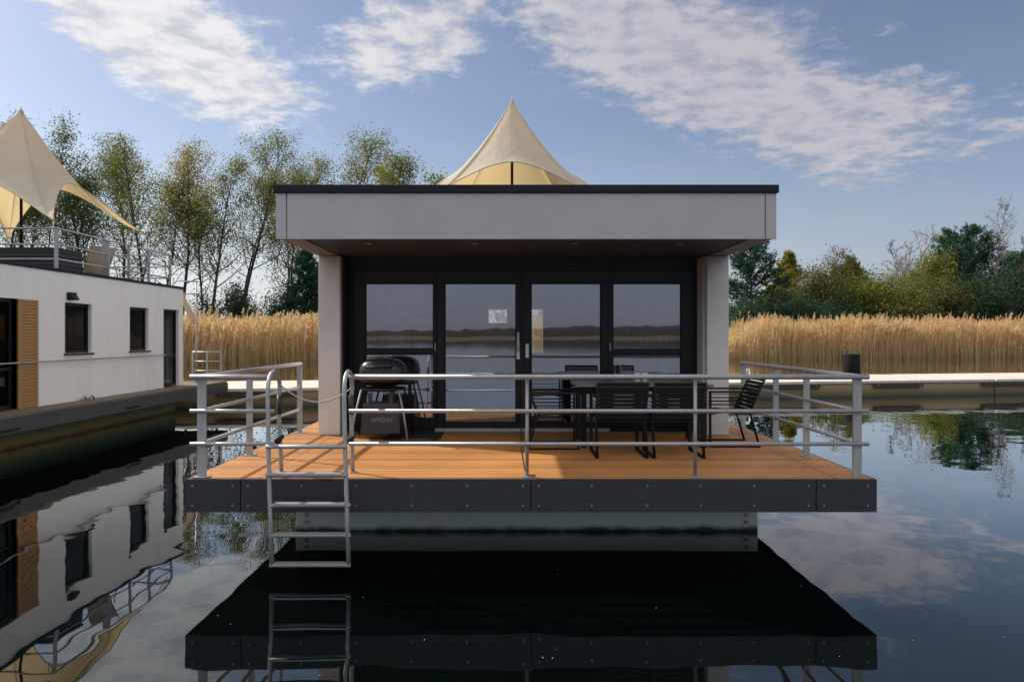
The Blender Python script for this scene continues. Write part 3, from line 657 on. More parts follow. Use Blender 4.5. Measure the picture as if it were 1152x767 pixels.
# ------------------------------------------------------------------ star tents
def star_tent(label, c, zb, zp, tips, arch, ropes=()):
    t = thing('star_tent', label, 'tent', (c[0], c[1], zb), 'star tents on the houseboat roofs')
    ns, nt_ = 22, 30
    C = Vector((c[0], c[1], zp)); V = []; Fc = []
    tips = [Vector(p) for p in tips]; k4 = len(tips)
    for i in range(k4):
        A, B = tips[i], tips[(i+1) % k4]; o = len(V)
        for j in range(nt_+1):
            u = j/nt_; w_ = 1-(2*u-1)**2            # 0 at arms, 1 mid hem
            H = A.lerp(B, u); inw = Vector((C.x, C.y, H.z))-H
            sg = w_**.62
            H = H + inw*(.42*sg) + Vector((0,0,arch*w_**.8))
            for s in range(ns+1):
                q = s/ns
                p = Vector((C.x+(H.x-C.x)*q, C.y+(H.y-C.y)*q, H.z+(zp-H.z)*(1-q)**(1.62-.36*w_)))
                if s == 0: p += Vector(((A.x+B.x)/2-C.x, (A.y+B.y)/2-C.y, 0)).normalized()*.012
                V.append(p)
        for j in range(nt_):
            for s in range(ns): a = o+j*(ns+1)+s; Fc.append((a, a+1, a+ns+2, a+ns+1))
    m = MB().add(V, Fc, True); can = m.build('canvas', M['canvas'], t)
    e = MB()
    for i in range(k4):
        o = i*(nt_+1)*(ns+1); e.tube([V[o+j*(ns+1)+ns] for j in range(nt_+1)], .012, 5)
        e.tube([V[o+s]+Vector((0,0,.002)) for s in range(1, ns+1)], .006, 4)
    e.build('hem', M['canvas'], can)
    MB().tube([(c[0],c[1],zb),(c[0],c[1],zp-.05)], .03, 10).build('mast', M['black'], t)
    MB().lathe([(.05,-.12),(.045,0),(.015,.05),(.004,.12)], (c[0],c[1],zp-.03), 12).build('mast_cap', M['canvas'], t)
    for tip, end in zip(tips, ropes): MB().tube([tip, end], .008, 5).build('guy_rope', M['rope'], t)
    return t
cx = .0; cy = 14.7-CAMD
mt_ = [(cx+2.2*sx, cy+2.2*sy, 4.45) for sx, sy in ((-1,-1),(1,-1),(1,1),(-1,1))]
star_tent('cream star tent with pointed peak rising above the roof of the near houseboat', (cx,cy), 3.82, 7.24, mt_, 1.15, [(p[0]*1.04+(0 if p[0]<0 else .0), p[1]+(.2 if p[1]>cy else -.2), 3.82) for p in mt_])
lt = [(-8.72,13.0-CAMD,4.37),(-9.5,17.6-CAMD,4.83),(-13.3,18.0-CAMD,4.7),(-13.2,12.7-CAMD,4.4)]
star_tent('cream star tent with a long drooping arm above the left houseboat terrace', (-11.0,15.3-CAMD), 3.5, 7.24, lt, 1.0, [(-8.72,12.9-CAMD,3.9),(-9.15,18.1-CAMD,4.3),(-13.5,18.3-CAMD,3.5),(-13.3,12.5-CAMD,3.5)])

# ------------------------------------------------------------------ the left houseboat
lb = thing('houseboat', 'white neighbouring houseboat at the left with wood cladding strip, small windows and roof terrace', 'houseboat', (-11.5,7,0))
WX = -8.8; D = lambda px: 8.8*768/(576-px)-CAMD
ya, yb = -1.0, D(206); wl = MB()
holes = [(-.2, D(20)-.02, .9, 2.84), (D(73), D(103), 1.83, 2.84), (D(146), D(167), 1.83, 2.85), (D(184), D(201), .905, 2.86)]
yprev = ya
for (h0, h1, z0, z1) in holes:
    if h0 > yprev: wl.box(WX-.30, WX, yprev, h0, DK, 3.42)
    wl.box(WX-.30, WX, h0, h1, z1, 3.42)
    if z0 > 1: wl.box(WX-.30, WX, h0, h1, DK, z0)
    yprev = h1
wl.box(WX-.30, WX, yprev, yb, DK, 3.42)
wl.box(-14.4, WX-.301, yb-.3, yb, DK, 3.42); wl.box(-14.4, -14.1, ya, yb-.301, DK, 3.42)
wl.build('wall', M['white'], lb)
MB().box(-14.42, WX+.02, ya, yb+.02, 3.422, 3.485).build('roof', M['darkcap'], lb, .004)
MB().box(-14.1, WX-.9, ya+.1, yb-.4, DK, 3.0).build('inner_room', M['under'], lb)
def lwin(y0, y1, z0, z1, nm, split=None, sill=True):
    x = WX-.07; f = MB(); t = .06
    f.box(x-.05,x,y0,y0+t,z0,z1); f.box(x-.05,x,y1-t,y1,z0,z1); f.box(x-.05,x,y0+t,y1-t,z1-t,z1); f.box(x-.05,x,y0+t,y1-t,z0,z0+t)
    if split:
        for s_ in split: f.box(x-.05,x+.004,y0+t,y1-t,s_-.025,s_+.025)
    o = f.build(nm, M['dark'], lb)
    MB().box(x-.03,x-.024,y0+t,y1-t,z0+t,z1-t).build('pane', M['glassdark'], o)
    if sill: MB().box(WX-.07,WX+.045,y0-.04,y1+.04,z0-.035,z0-.002).build('sill', M['dark'], o)
    return o
for h0,h1,z0,z1 in holes[1:3]:
    o = lwin(h0,h1,z0,z1,'window')
    c = MB()
    for k in range(13): zz = z1-.1-k*.066; c.box(WX-.115,WX-.110,h0+.06,h1-.06,zz-.031,zz+.031)
    c.build('blind', M['blind'], o)
lwin(*holes[3],'door',[1.66],False); lwin(-.2, D(20)-.05,.9,2.84,'sliding_door',[1.6],False)
wd = MB(); y0, y1 = D(20), D(42); z = .885
wd.box(WX-.02,WX+.03,y0-.02,y0+.05,.875,2.84)
while z < 2.82: wd.box(WX+.002,WX+.022,y0+.055,y1,z,z+.048); z += .056
wd.build('wood_cladding', M['wood'], lb)
MB().box(WX-.005,WX+.004,y0+.055,y1,.875,2.838).build('cladding_back', M['fender'], lb)
MB().box(WX-.30,WX-.02,D(20)-.02,y1+.0,.875,2.84).build('cladding_core', M['under'], lb)
lm = MB(); lm.box(WX+.002,WX+.10,D(75),D(81),2.89,3.04); lm.add([(WX+.1,D(75),2.89),(WX+.16,D(75),2.90),(WX+.16,D(81),2.90),(WX+.1,D(81),2.89),(WX+.1,D(75),2.99),(WX+.1,D(81),2.99)],[(0,1,4),(3,5,2),(1,2,5,4),(0,3,2,1)])
lm.build('wall_lamp', M['dark'], lb)
hr = MB().tube([(WX+.05, ya, 1.70),(WX+.05, D(185), 1.70)], .014, 8)
for px in (30, 95, 150, 183): hr.tube([(WX+.05,D(px),1.70),(WX,D(px),1.70)], .01, 6)
hr.build('handrail', M['steel'], lb)
MB().box(-14.9, -8.29, -1.6, 13.6, .82, DK-.002).build('deck', pbr('weathered_deck', (.17,.13,.09), (.12,.09,.065), rough=.8, scale=4, stretch=(1,.3,1)), lb)
MB().box(-14.85, -8.27, -1.6, 13.62, .565, .815).build('deck_skirt', pbr('charcoal_board', (.035,.034,.036), (.05,.047,.048), rough=.6, scale=5, stretch=(1,.3,4)), lb)
MB().box(-14.0, -9.65, -1.4, 13.3, -.6, .563).build('pontoon', M['hull'], lb)
m = MB()
for px in (10, 150): y = 8.27*768/(576-px)-CAMD; m.box(-8.268,-8.255,y-.25,y+.25,.60,.645)
m.build('skirt_vents', M['black'], lb)
m = MB()
for k in range(2): m.tube([(WX+.12,D(88)+.25*k-.08,DK+.02),(WX+.12,D(88)+.25*k,DK+.09),(WX+.12,D(88)+.25*k+.08,DK+.02)], .022, 8)
m.build('mooring_cleat', M['steeldull'], lb)
# terrace railing
ZR = 3.487
tr = MB().box(-8.93,-8.87,7.05,7.09,ZR,4.27).build('railing', M['steeldull'], lb)
def lr(p, q, r=.018): MB().tube([p,q], r, 8).build('rail', M['steel'], tr)
for z in (4.28, 3.97, 3.68):
    lr((-14.2,7.07,z),(-8.9,7.07,z)); lr((-8.9,7.07,z),(-8.9,D(196),z)); lr((-14.2,7.07,z),(-14.2,11.8,z)); lr((-14.2,D(196),z),(-8.9,D(196),z))
for y, w_ in ((D(125),.15),(D(150),.05),(D(172),.05),(D(196),.05)): MB().box(-8.9-w_*.6,-8.9+w_*.4,y-.02,y+.02,ZR,4.27).build('post', M['steeldull'], tr)
for x in (-10.7,-12.4,-14.2): MB().box(x-.025,x+.025,7.05,7.09,ZR,4.27).build('post', M['steeldull'], tr)
# stern ladder and railing
sl_ = MB().tube([(-9.15,12.15,.9),(-9.15,12.15,3.75)], .025, 8).build('stern_ladder', M['steel'], lb)
MB().tube([(-8.86,12.9,DK),(-8.86,12.9,3.70)], .022, 8).build('upright', M['steel'], sl_)
for z in (3.70,3.35): MB().tube([(-9.3,12.6,z),(-8.80,12.9,z)], .018, 6).build('upright', M['steel'], sl_)
MB().add([(-9.15,12.35,3.4),(-8.98,12.35,3.4),(-8.82,12.95,2.5),(-8.99,12.95,2.5)],[(0,1,2,3)]).build('stair_stringer', M['beige'], sl_)
for k in range(7): z = 1.15+.36*k; MB().tube([(-9.15,12.15,z),(-8.86,12.9,z)] if False else [(-9.5,12.15,z),(-9.15,12.15,z)], .014, 6).build('rung', M['steel'], sl_)
for z in (1.72,1.45,1.18): MB().tube([(-9.2,13.4,z),(-8.35,13.4,z)], .018, 6).build('stern_rail', M['steel'], lb)
for x in (-9.2,-8.78,-8.37): MB().box(x-.02,x+.02,13.38,13.42,DK,1.72).build('stern_post', M['steeldull'], lb)
def roof_box(name, label, x0, x1, y0, y1, h):
    t = thing(name, label, 'planter', ((x0+x1)/2,(y0+y1)/2,ZR)); z = ZR+.03; b = MB()
    while z+.07 < ZR+h:
        b.box(x0,x1,y0,y0+.02,z,z+.07); b.box(x0,x1,y1-.02,y1,z,z+.07); b.box(x0,x0+.02,y0+.021,y1-.021,z,z+.07); b.box(x1-.02,x1,y0+.021,y1-.021,z,z+.07); z += .085
    b.build('slats', M['grillgrey'], t)
    MB().box(x0+.022,x1-.022,y0+.022,y1-.022,ZR,ZR+h-.03).build('core', M['black'], t)
    MB().box(x0-.02,x1+.02,y0-.02,y1+.02,ZR+h-.028,ZR+h).build('lid', M['grillgrey'], t)
roof_box('slatted_box', 'charcoal slatted storage box on the left terrace, right one near the railing corner', -10.6,-9.1, 7.4, 8.2, .46)
roof_box('slatted_box', 'charcoal slatted storage box on the left terrace, left one at photo edge', -12.3,-10.75, 7.4, 8.2, .46)
dc = thing('deck_chair', 'pale beige folding deck chair leaning behind the terrace railing', 'deck chair', (-9.3,9.2,ZR))
MB().add([(-9.55,8.95,ZR+.08),(-9.25,9.35,ZR+.08),(-8.95,9.15,ZR+.68),(-9.25,8.75,ZR+.68)],[(0,1,2,3)]).build('sling', M['beige'], dc)
for a, b in (((-9.55,8.95),(-9.25,8.75)),((-9.25,9.35),(-8.95,9.15))):
    MB().tube([(a[0]-.05,a[1],ZR),(b[0]+.02,b[1],ZR+.72)], .014, 6).build('frame_bar', M['wood'], dc); MB().tube([(b[0]+.05,b[1],ZR),(a[0]+.15,a[1],ZR+.4)], .012, 6).build('frame_bar', M['wood'], dc)

# ------------------------------------------------------------------ jetty and pile
jt = thing('jetty', 'long pale concrete floating jetty running behind the houseboats in front of the reeds', 'jetty', (0,0,0))
for i in range(6):
    xa = -42+15*i; MB().box(xa+.03,xa+14.97,-.06,3.6,.50,.595).build('jetty_deck', M['jettytop'], jt, .012)
    MB().box(xa+.02,xa+14.98,0,3.5,-.5,.498).build('float_body', M['jettybody'], jt, .01)
for xa, xb in ((8.3,10.9),(13.0,14.95),(17.4,20.3),(-9,-6.6),(-15.6,-13)):
    f = MB().box(xa,xb,-.10,-.062,.36,.50).build('fender_board', M['fender'], jt, .004)
    for q in (xa+.15,xb-.15): MB().tube([(q,-.115,.43),(q,-.098,.43)], .03, 8).build('bolt', M['bolt'], f)
jt.location = (0,15.78,0); jt.rotation_euler = (0,0,math.atan(.172))
pl = thing('mooring_pile', 'thick black mooring pile standing behind the jetty right of the deck railing', 'pile', (14.4,22.7,0))
MB().lathe([(.35,-1),(.35,1.37),(.33,1.42)], (14.4,22.7,0), 10).build('pile_shaft', M['pile'], pl)
q = PX(841, 425, 24.6)
tag(MB().tube([(q.x-.08,q.y,.6),(q.x-.08,q.y,.85),(q.x-.04,q.y,.98),(q.x+.04,q.y,.98),(q.x+.08,q.y,.85),(q.x+.08,q.y,.6)], .03, 8).build('mooring_hoop', M['badge']), 'small white arched mooring hoop standing on the jetty beside the right pillar', 'mooring hoop')

# ------------------------------------------------------------------ vegetation
class NB:
    def __init__(s): s.V = []; s.F = []; s.n = 0
    def tube(s, P, r0, r1, k=5):
        P = np.asarray(P); m = len(P); T = np.gradient(P, axis=0); T /= np.linalg.norm(T, axis=1)[:,None]+1e-9
        ref = np.array([.31,.87,.38]); U = np.cross(T, ref); U /= np.linalg.norm(U, axis=1)[:,None]+1e-9; W = np.cross(T, U)
        rr = np.linspace(r0, r1, m)[:,None,None]; an = 2*np.pi*np.arange(k)/k
        V = P[:,None,:]+rr*(U[:,None,:]*np.cos(an)[None,:,None]+W[:,None,:]*np.sin(an)[None,:,None])
        i = np.arange(m-1)[:,None]*k; a = np.arange(k)[None,:]; b = (a+1) % k
        Fq = np.stack([i+a, i+b, i+k+b, i+k+a], -1).reshape(-1,4)+s.n
        s.V.append(V.reshape(-1,3)); s.F.append(Fq); s.n += m*k
    def leaves(s, C, size, rng, aspect=.6, dirs=None, flat=0):
        n = len(C)
        if n == 0: return
        A = rng.normal(size=(n,3)) if dirs is None else dirs+rng.normal(size=(n,3))*.35
        A /= np.linalg.norm(A, axis=1)[:,None]; B = rng.normal(size=(n,3)); B[:,2] *= (1-flat)
        B -= A*np.sum(A*B, 1)[:,None]; B /= np.linalg.norm(B, axis=1)[:,None]+1e-9
        sz = (size*rng.uniform(.55,1.35,n))[:,None]; A = A*sz*.5; B = B*sz*.5*aspect
        V = np.stack([C-A, C+B*.9-A*.1, C+A, C-B*.9-A*.1], 1)
        s.V.append(V.reshape(-1,3)); s.F.append(np.arange(4*n).reshape(n,4)+s.n); s.n += 4*n
    def obj(s, name, mat, parent): return np_mesh(name, np.concatenate(s.V), np.concatenate(s.F), mat, parent)
def curve(p, d, L, rng, m=6, wob=.12, up=.25):
    P = [np.array(p)]; d = np.array(d)/np.linalg.norm(d)
    for i in range(m-1):
        d = d+rng.normal(size=3)*wob+np.array([0,0,up])/(m-1); d /= np.linalg.norm(d); P.append(P[-1]+d*L/(m-1))
    return np.array(P), d
def samp(P, t):
    m = len(P)-1; i = min(int(t*m), m-1); f = t*m-i; return P[i]*(1-f)+P[i+1]*f, P[i+1]-P[i]
def broadleaf(name, label, cat, base, H, seed, leafmat, bark='bark', stems=1, crown=.3, spread=.28, nl=16, nt=7, leaves=14, size=.16, r=.16, clump=.28, group=None, fine=0, lean=.06, up=.5, droop=0):
    rng = np.random.default_rng(seed); t = thing(name, label, cat, base, group)
    W = NB(); Lf = NB(); C = []
    k_ = (base[1]+CAMD)/50; size *= k_; clump *= k_; r *= k_
    b0 = np.array(base)
    for sidx in range(stems):
        hh = H*(1 if sidx == 0 else rng.uniform(.72,.95)); an = rng.uniform(0,6.28)
        ln = lean+(0 if stems == 1 else .14)
        T, _ = curve(b0+np.array([math.cos(an),math.sin(an),0])*.2*(stems>1)-np.array([0,0,.3]), (ln*math.cos(an),ln*math.sin(an),1), hh+.3, rng, 11, .045, .05)
        rs = r*(1 if sidx == 0 else .75); W.tube(T, rs, rs*.1, 7)
        for i in range(nl):
            u = crown+(.97-crown)*((i+rng.uniform(0,1))/nl); p, dd = samp(T, u)
            a = i*2.4+rng.uniform(-.6,.6); e = rng.uniform(.35,1.0)+u*.25
            L = hh*spread*(1.15-.75*u**2)*rng.uniform(.6,1.15)
            B, bd = curve(p, (math.cos(a)*math.cos(e),math.sin(a)*math.cos(e),math.sin(e)), L, rng, 6, .14, up)
            br = rs*(1-u*.85)*.42+.008*k_; W.tube(B, br, .008*k_, 5)
            for j in range(nt):
                v = .25+.75*(j+rng.uniform(0,1))/nt; q, qd = samp(B, min(v,.999)); qd = qd/np.linalg.norm(qd)
                tw, _ = curve(q, qd+rng.normal(size=3)*.65+np.array([0,0,.15-droop]), L*rng.uniform(.2,.42), rng, 4, .2, .2-droop)
                W.tube(tw, .014*k_, .006*k_, 3)
                if fine:
                    for k in range(fine):
                        f0, fd = samp(tw, rng.uniform(.2,.98)); fw, _ = curve(f0, fd/np.linalg.norm(fd)+rng.normal(size=3)*.6, L*rng.uniform(.08,.2), rng, 3, .2, .2); W.tube(fw, .010*k_, .006*k_, 3)
                if leaves:
                    n = rng.poisson(leaves*rng.uniform(.3,1.6)*min(1, .25+(u-crown)*2.0)); uu = rng.uniform(.2,1.05,n)[:,None]
                    C.append(tw[0]*(1-uu)+tw[-1]*uu+rng.normal(size=(n,3))*clump*np.array([1,1,.8]))
    W.obj('trunk', M[bark], t)
    if leaves:
        C = np.concatenate(C); Lf.leaves(C, size, rng); Lf.obj('crown', F[leafmat], t)
    return t
def pine(name, label, base, H, Rr, seed, mat='pine', cone=1.0, n_wh=20, group=None, size=.24, z0=.08, dens=1.0, cat='pine tree', bark='barkpine'):
    rng = np.random.default_rng(seed); t = thing(name, label, cat, base, group); W = NB(); Lf = NB(); b0 = np.array(base); C = []; Dr = []; k_ = (base[1]+CAMD)/50; Rr *= k_; size *= k_
    T, _ = curve(b0-np.array([0,0,.3]), (0,0,1), H+.3, rng, 9, .02, .05); W.tube(T, .018*H, .012, 7)
    for i in range(n_wh):
        u = z0+(1-z0)*((i+rng.uniform(0,.6))/n_wh)
        prof = (1-u)**cone*(.35+.65*min(1,(u-z0)/.12+.45)) if cone else math.sin(math.pi*min(1,.16+.82*u))**.75
        k = rng.integers(5,8)
        for j in range(k):
            p, _d = samp(T, min(u+rng.uniform(-.015,.015), .995)); a = rng.uniform(0,6.28); L = max(.25*k_, Rr*prof*rng.uniform(.6,1.2)); e = rng.uniform(-.12,.3)+.5*u
            B, bd = curve(p, (math.cos(a)*math.cos(e),math.sin(a)*math.cos(e),math.sin(e)), L, rng, 5, .09, .25)
            W.tube(B, .012+.012*L, .006, 4)
            ns_ = max(3, int(L/k_*4*dens))
            for s_ in range(ns_):
                v = .22+.78*(s_+rng.uniform(0,1))/ns_; q, qd = samp(B, min(v,.999)); qd /= np.linalg.norm(qd)
                sd = qd*rng.uniform(.3,1)+rng.normal(size=3)*np.array([.8,.8,.35]); sd /= np.linalg.norm(sd); sl = .28*L*(1.15-v)+.22*k_
                n = int(13*dens); uu = rng.uniform(.0,1.,n)[:,None]
                C.append(q+sd*sl*uu+rng.normal(size=(n,3))*.075*k_); Dr.append(np.tile(sd*.7+np.array([0,0,.35]), (n,1)))
    W.obj('trunk', M[bark], t); C = np.concatenate(C); Dr = np.concatenate(Dr); Lf.leaves(C, size, rng, .30, Dr); Lf.obj('crown', F[mat], t); return t
def bush(name, label, base, H, Wd, seed, mat, group=None, n=26, leaves=38, size=.15, cat='shrub', clump=.3):
    rng = np.random.default_rng(seed); t = thing(name, label, cat, base, group); W = NB(); Lf = NB(); C = []; b0 = np.array(base); k_ = (base[1]+CAMD)/50; Wd *= k_; size *= k_; clump *= k_
    for i in range(n):
        a = rng.uniform(0,6.28); rad = math.sqrt(rng.uniform(0,1)); tgt = b0+np.array([math.cos(a)*Wd*.5*rad, math.sin(a)*Wd*.4*rad, H*(1-.55*rad**2.2)*rng.uniform(.72,1.0)])
        st = b0+np.array([math.cos(a)*Wd*.16*rad, math.sin(a)*Wd*.16*rad, -.2]); s_ = np.linspace(0,1,6)[:,None]
        P = st*(1-s_)+tgt*s_+np.sin(s_*3.1)*np.array([0,0,H*.12])+rng.normal(size=(6,3))*.05*k_; W.tube(P, .03*k_, .008*k_, 4)
        for j in range(9):
            q, qd = samp(P, rng.uniform(.12,.999)); tw, _ = curve(q, qd/np.linalg.norm(qd)+rng.normal(size=3)*.8, rng.uniform(.3,.9)*min(1.3,H/k_*.25)*k_, rng, 3, .2, .2); W.tube(tw, .009*k_, .004*k_, 3)
            m = rng.poisson(leaves); uu = rng.uniform(0,1.1,m)[:,None]; C.append(tw[0]*(1-uu)+tw[-1]*uu+rng.normal(size=(m,3))*clump)
    W.obj('stems', M['bark'], t); C = np.concatenate(C); Lf.leaves(C, size, rng, .65); Lf.obj('crown', F[mat], t); return t
KL, KR = 1.75, 2.6     # measured from the reflections: left row ~85 m away, right bank ~140 m
def B(px, d):
    d *= KL if px < 700 else KR
    return ((px-576)*d/768, d-CAMD, .7)
def HT(py, d, k=KL): d *= k; return CAMZ+(HY-py)*d/768-.7

GT = 'tall alders behind the reeds'
left = [(4,158,46,'alderdark',2,.30,'dark alder at the left photo edge, mostly hidden behind the left tent'),
        (60,156,48,'alder',2,.28,'alder whose crown top shows just right of the left tent peak'),
        (104,163,47,'alderdark',2,.24,'dark green bushy alder above the left tent arm'),
        (140,160,50,'alderdark',1,.24,'dark alder between the left tent arm and the yellower alders'),
        (176,172,46,'alder',2,.26,'yellow-green alder with its top above the left boat wall corner'),
        (206,170,49,'alderyellow',1,.25,'yellowish alder right of the left boat, paired with a greener one'),
        (232,184,46,'alder',2,.25,'shorter sparse alder left of the tallest one'),
        (264,150,48,'alder',2,.30,'tallest slender alder with arching crown between left boat and near roof'),
        (318,163,47,'alder',3,.27,'sparse multi-stemmed alder beside the near roof left corner'),
        (372,160,52,'alder',2,.26,'rounded alder crown rising above the near roof left end'),
        (405,174,53,'alder',1,.26,'small alder crown above the near roof, right of the rounded one')]
for i, (px, py, d, mt, st, cr, lab) in enumerate(left):
    broadleaf('alder_tree', lab, 'alder tree', B(px, d), HT(py, d)*.97, 100+i*7, mt, stems=st, crown=cr+.08, nl=20 if st > 1 else 26, spread=.29, r=.15, leaves=66 if px not in (4,104,140) else 84, size=.14, clump=.40, group=GT, up=.6)
broadleaf('birch_tree', 'small yellow-green treetop peeking over the near roof left of the tent', 'birch tree', B(466, 56), HT(194, 56)*.98, 301, 'alderyellow', 'barkpale', 1, .4, .2, 20, 7, 26, .22, group='treetops over the near roof')
broadleaf('birch_tree', 'tiny green treetop just left of the near tent hem', 'birch tree', B(489, 57), HT(202, 57)*.98, 302, 'alder', 'barkpale', 1, .5, .18, 18, 7, 26, .22, group='treetops over the near roof')
pine('pine_tree', 'dark pine beside the left white pillar above the reeds', B(346, 44), HT(284, 44), 3.0, 401, cone=.6, n_wh=26, z0=.03, dens=1.5)
bush('dark_shrub', 'dark green shrub among the alder trunks left of the left pillar', B(318, 43), HT(316, 43), 2.6, 402, 'darkbush')
bush('dark_shrub', 'dark green shrub at the foot of the tallest alder', B(268, 43), HT(312, 43), 2.2, 403, 'darkbush')
bush('dark_shrub', 'low dark shrub behind the reeds beside the left boat stern', B(228, 44), HT(322, 44), 3.0, 404, 'darkbush', leaves=16)
bush('dark_shrub', 'dark ivy-like thicket behind the terrace railing of left boat', B(150, 43), HT(265, 43), 4.0, 405, 'darkbush', leaves=10, n=22)
bush('dark_shrub', 'dark thicket under the left tent canvas', B(70, 43), HT(262, 43), 4.5, 406, 'darkbush', leaves=10, n=22)
bush('leafy_shrub', 'light green shrub glimpsed through the glass doors of the near boat', B(566, 40), HT(318, 40), 4.5, 407, 'willow', size=.14, n=16, leaves=14)
bush('leafy_shrub', 'light green shrub glimpsed through the right glass door leaf', B(615, 40), HT(320, 40), 4.0, 408, 'willow', size=.14, n=14, leaves=14)

# right bank
pine('pine_tree', 'broad dark pine just right of the near boat right pillar', B(846, 46), HT(260, 46, KR), 3.1, 501, cone=.4, n_wh=26, z0=.03, dens=1.15)
bush('dark_shrub', 'dark green shrub right of the broad pine, at reed height', B(892, 47), HT(328, 47, KR), 4.6, 502, 'darkbush', n=44)
bush('dark_shrub', 'dark shrub at the foot of broad pine by the pillar', B(838, 42), HT(335, 42, KR), 3.0, 512, 'darkbush', n=24)
pine('larch_tree', 'narrow yellow-green larch next to the broad dark pine', B(884, 55), HT(286, 55, KR), 3.3, 503, mat='larch', cone=.85, n_wh=28, cat='larch tree', size=.26, dens=1.6)
broadleaf('birch_tree', 'grey budding birch with twiggy crown beside the narrow larch', 'birch tree', B(925, 54), HT(278, 54, KR), 504, 'olive', 'bark', 3, .3, .24, 18, 7, 9, .14, .08, fine=3)
pine('larch_tree', 'olive green larch in the middle of the right bank', B(952, 56), HT(292, 56, KR), 3.6, 505, mat='olive', cone=.85, n_wh=28, cat='larch tree', size=.28, dens=1.5)
broadleaf('bare_tree', 'thin small bare tree right of the olive larch', 'bare tree', B(973, 58), HT(298, 58, KR), 506, 'olive', 'bark', 2, .3, .22, 14, 6, 0, .1, .07, fine=3)
bush('willow_shrub', 'bright yellow-green rounded willow shrub in front of the bare tree', B(996, 52), HT(308, 52, KR), 5.0, 507, 'willow', n=50)
broadleaf('bare_tree', 'tall bare tree in the middle of the right bank', 'bare tree', B(1006, 56), HT(256, 56, KR), 508, 'olive', 'barkpale', 2, .28, .26, 18, 7, 0, .1, .10, fine=4)
broadleaf('bare_tree', 'bare twiggy tree behind the big willow, left of the dark pines', 'bare tree', B(1028, 60), HT(266, 60, KR), 509, 'olive', 'bark', 2, .4, .24, 16, 7, 0, .1, .09, fine=3)
bush('willow_tree', 'large yellow-green willow left of the twin dark pines', B(1046, 54), HT(284, 54, KR), 5.2, 510, 'willow', n=60, leaves=44, cat='willow tree')
bush('olive_shrub', 'olive shrub with pale twigs below the large willow', B(1052, 50), HT(302, 50, KR), 5.2, 511, 'olive', n=50)
pine('pine_tree', 'darker pine behind, left of the largest pine on right bank', B(1070, 58), HT(262, 58, KR), 3.2, 513, mat='pinelight', cone=.5, n_wh=26, dens=1.15)
pine('pine_tree', 'largest dark pine on the right bank', B(1096, 54), HT(258, 54, KR), 3.9, 514, cone=.5, n_wh=28, z0=.02, dens=1.2)
bush('dark_shrub', 'dark undergrowth below the largest pine', B(1100, 49), HT(312, 49, KR), 4.8, 515, 'darkbush', n=46)
broadleaf('bare_tree', 'tall bare birch with pale trunk near the right photo edge', 'bare birch', B(1123, 52), HT(228, 52, KR), 516, 'olive', 'barkpale', 1, .4, .22, 26, 7, 0, .1, .11, fine=4)
broadleaf('bare_tree', 'bare tree cut by the right photo edge', 'bare tree', B(1150, 54), HT(240, 54, KR), 517, 'olive', 'bark', 2, .35, .24, 20, 7, 0, .1, .10, fine=4)
pine('pine_tree', 'dark pine cut by the right photo edge', B(1150, 57), HT(288, 57, KR), 3.0, 518, mat='pinelight', cone=.4, n_wh=26, dens=1.15)
bush('dark_shrub', 'dark shrub at the right photo edge above the reeds', B(1140, 50), HT(300, 50, KR), 5.0, 519, 'darkbush', n=46)
bush('dark_shrub', 'low dark shrub beneath the olive larch', B(945, 50), HT(332, 50, KR), 4.4, 520, 'darkbush', n=36)
bush('olive_shrub', 'tall olive shrub between the narrow yellow larch and the olive larch', B(918, 52), HT(300, 52, KR), 4.6, 521, 'olive', n=50)
bush('willow_shrub', 'yellow-green shrub directly left of the rounded bright willow shrub', B(972, 51), HT(304, 51, KR), 4.4, 522, 'willow', n=50)
bush('dark_shrub', 'dark low shrub left of the big willow foot', B(1022, 49), HT(320, 49, KR), 3.8, 523, 'olive', n=36)

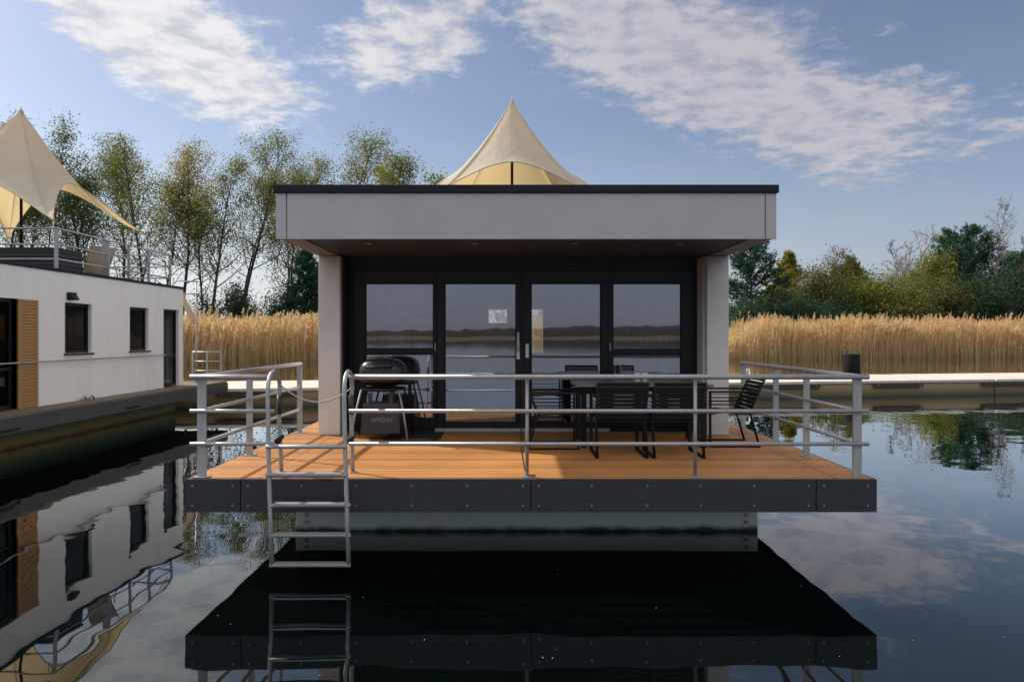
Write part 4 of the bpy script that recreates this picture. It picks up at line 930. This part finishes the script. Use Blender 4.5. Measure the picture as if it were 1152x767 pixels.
# reeds: nobody could count them
def reeds():
    rng = np.random.default_rng(77); S = NB(); n = 21000
    x = rng.uniform(-50, 66, n); dep = rng.uniform(0, 1, n)**1.15*5.0
    keep = (x < -12) | (x > 16) | (rng.uniform(0,1,n) < .35); x, dep = x[keep], dep[keep]
    y = 15.78+.172*x+37.5+dep+.5*np.sin(x*.33)+rng.normal(size=n)[keep]*.5; n = len(x)
    hgt = (3.55+.16*np.sin(x*.6)+.10*np.sin(x*1.7+1)+.07*np.sin(x*4.3)+rng.normal(size=n)*.30+np.where(rng.uniform(0,1,n) < .12, rng.uniform(.1,.75,n), 0)-np.where(rng.uniform(0,1,n) < .25, rng.uniform(.2,1.6,n), 0))*(.90+.10*np.clip(dep/1.6, 0, 1))
    hgt *= np.where((x > 16) & (x < 26), np.clip(.45+(x-18.5)*.11, .42, 1), 1)
    z0 = -.1+np.clip(dep*.09-.3, -.1, .5); an = rng.uniform(0,6.28,n); ln = np.abs(rng.normal(size=n))*.10
    base = np.stack([x,y,z0],1); tip = base+np.stack([np.cos(an)*ln*hgt+.05*hgt, np.sin(an)*ln*hgt, hgt],1); mid = (base+tip)/2-np.stack([.03*hgt,0*hgt,0*hgt],1)
    th = rng.uniform(-.7,.7,n); wv = np.stack([np.cos(th),np.sin(th),0*th],1)*rng.uniform(.014,.026,n)[:,None]
    V = np.stack([base-wv, base+wv, mid+wv, mid-wv, tip+wv*.5, tip-wv*.5],1).reshape(-1,3); i = np.arange(n)[:,None]*6
    Fq = np.concatenate([i+np.array([[0,1,2,3]]), i+np.array([[3,2,4,5]])]); S.V.append(V); S.F.append(Fq+S.n); S.n += len(V)
    # blades
    k = 3; ii = np.repeat(np.arange(n), k); u = rng.uniform(.12,.92,len(ii))[:,None]; p = base[ii]*(1-u)+tip[ii]*u
    a = rng.uniform(0,6.28,len(ii)); L = rng.uniform(.4,.95,len(ii))[:,None]; dv = np.stack([np.cos(a)*.45,np.sin(a)*.45,rng.uniform(.5,1.1,len(ii))],1)
    q = p+dv*L; q2 = p+dv*L*.55+np.array([0,0,.05]); wv = np.stack([-np.sin(a),np.cos(a),0*a],1)*.02
    V = np.stack([p, q2+wv, q, q2-wv],1).reshape(-1,3); S.V.append(V); S.F.append(np.arange(len(V)).reshape(-1,4)+S.n); S.n += len(V)
    o = S.obj('reeds', F['reed'], None); tag(o, 'tall dry golden reed bed along the bank behind the jetty', 'reeds', kind='stuff')
    P = NB(); m = 7; sel = np.where(rng.uniform(0,1,n) < .75)[0]; ii = np.repeat(sel, m); u = rng.uniform(-.02,.42,len(ii)); a = rng.normal(size=len(ii))*.7
    c = tip[ii]-np.stack([0*u,0*u,u],1)+rng.normal(size=(len(ii),3))*np.array([.03,.03,.03])+np.stack([.06+.05*(.3-u),0*u,.0*u],1); dr = np.tile(np.array([.45,0,.8]),(len(ii),1))
    P.leaves(c, .24, rng, .36, dr); o2 = P.obj('reed_plumes', F['plume'], o); o2['kind'] = 'stuff'
reeds()

# wind-blown fluff and bits of reed lying on the water
def flecks():
    rng = np.random.default_rng(5); n = 220; S = NB()
    y = rng.uniform(-4.2, 9, n); x = rng.uniform(-1, 1, n)*(3+ (y+6.3)*.9)
    ok = ~((x > -2.5) & (x < 2.8) & (y > 1.2)) & ~((x < -9.6)); x, y = x[ok], y[ok]; n = len(x)
    a = rng.uniform(0, 6.28, n); L = rng.uniform(.003,.008,n)*np.where(rng.uniform(0,1,n) < .06, 4, 1); w = rng.uniform(.002,.005,n)
    c = np.stack([x,y,np.full(n,.004)],1); A = np.stack([np.cos(a)*L,np.sin(a)*L,0*a],1); Bv = np.stack([-np.sin(a)*w,np.cos(a)*w,0*a],1)
    V = np.stack([c-A, c-Bv, c+A, c+Bv],1).reshape(-1,3)
    tag(np_mesh('floating_flecks', V, np.arange(len(V)).reshape(-1,4), M['jettytop']), 'tiny pale flecks drifting on the dark water around the deck', 'flecks', kind='stuff')
flecks()
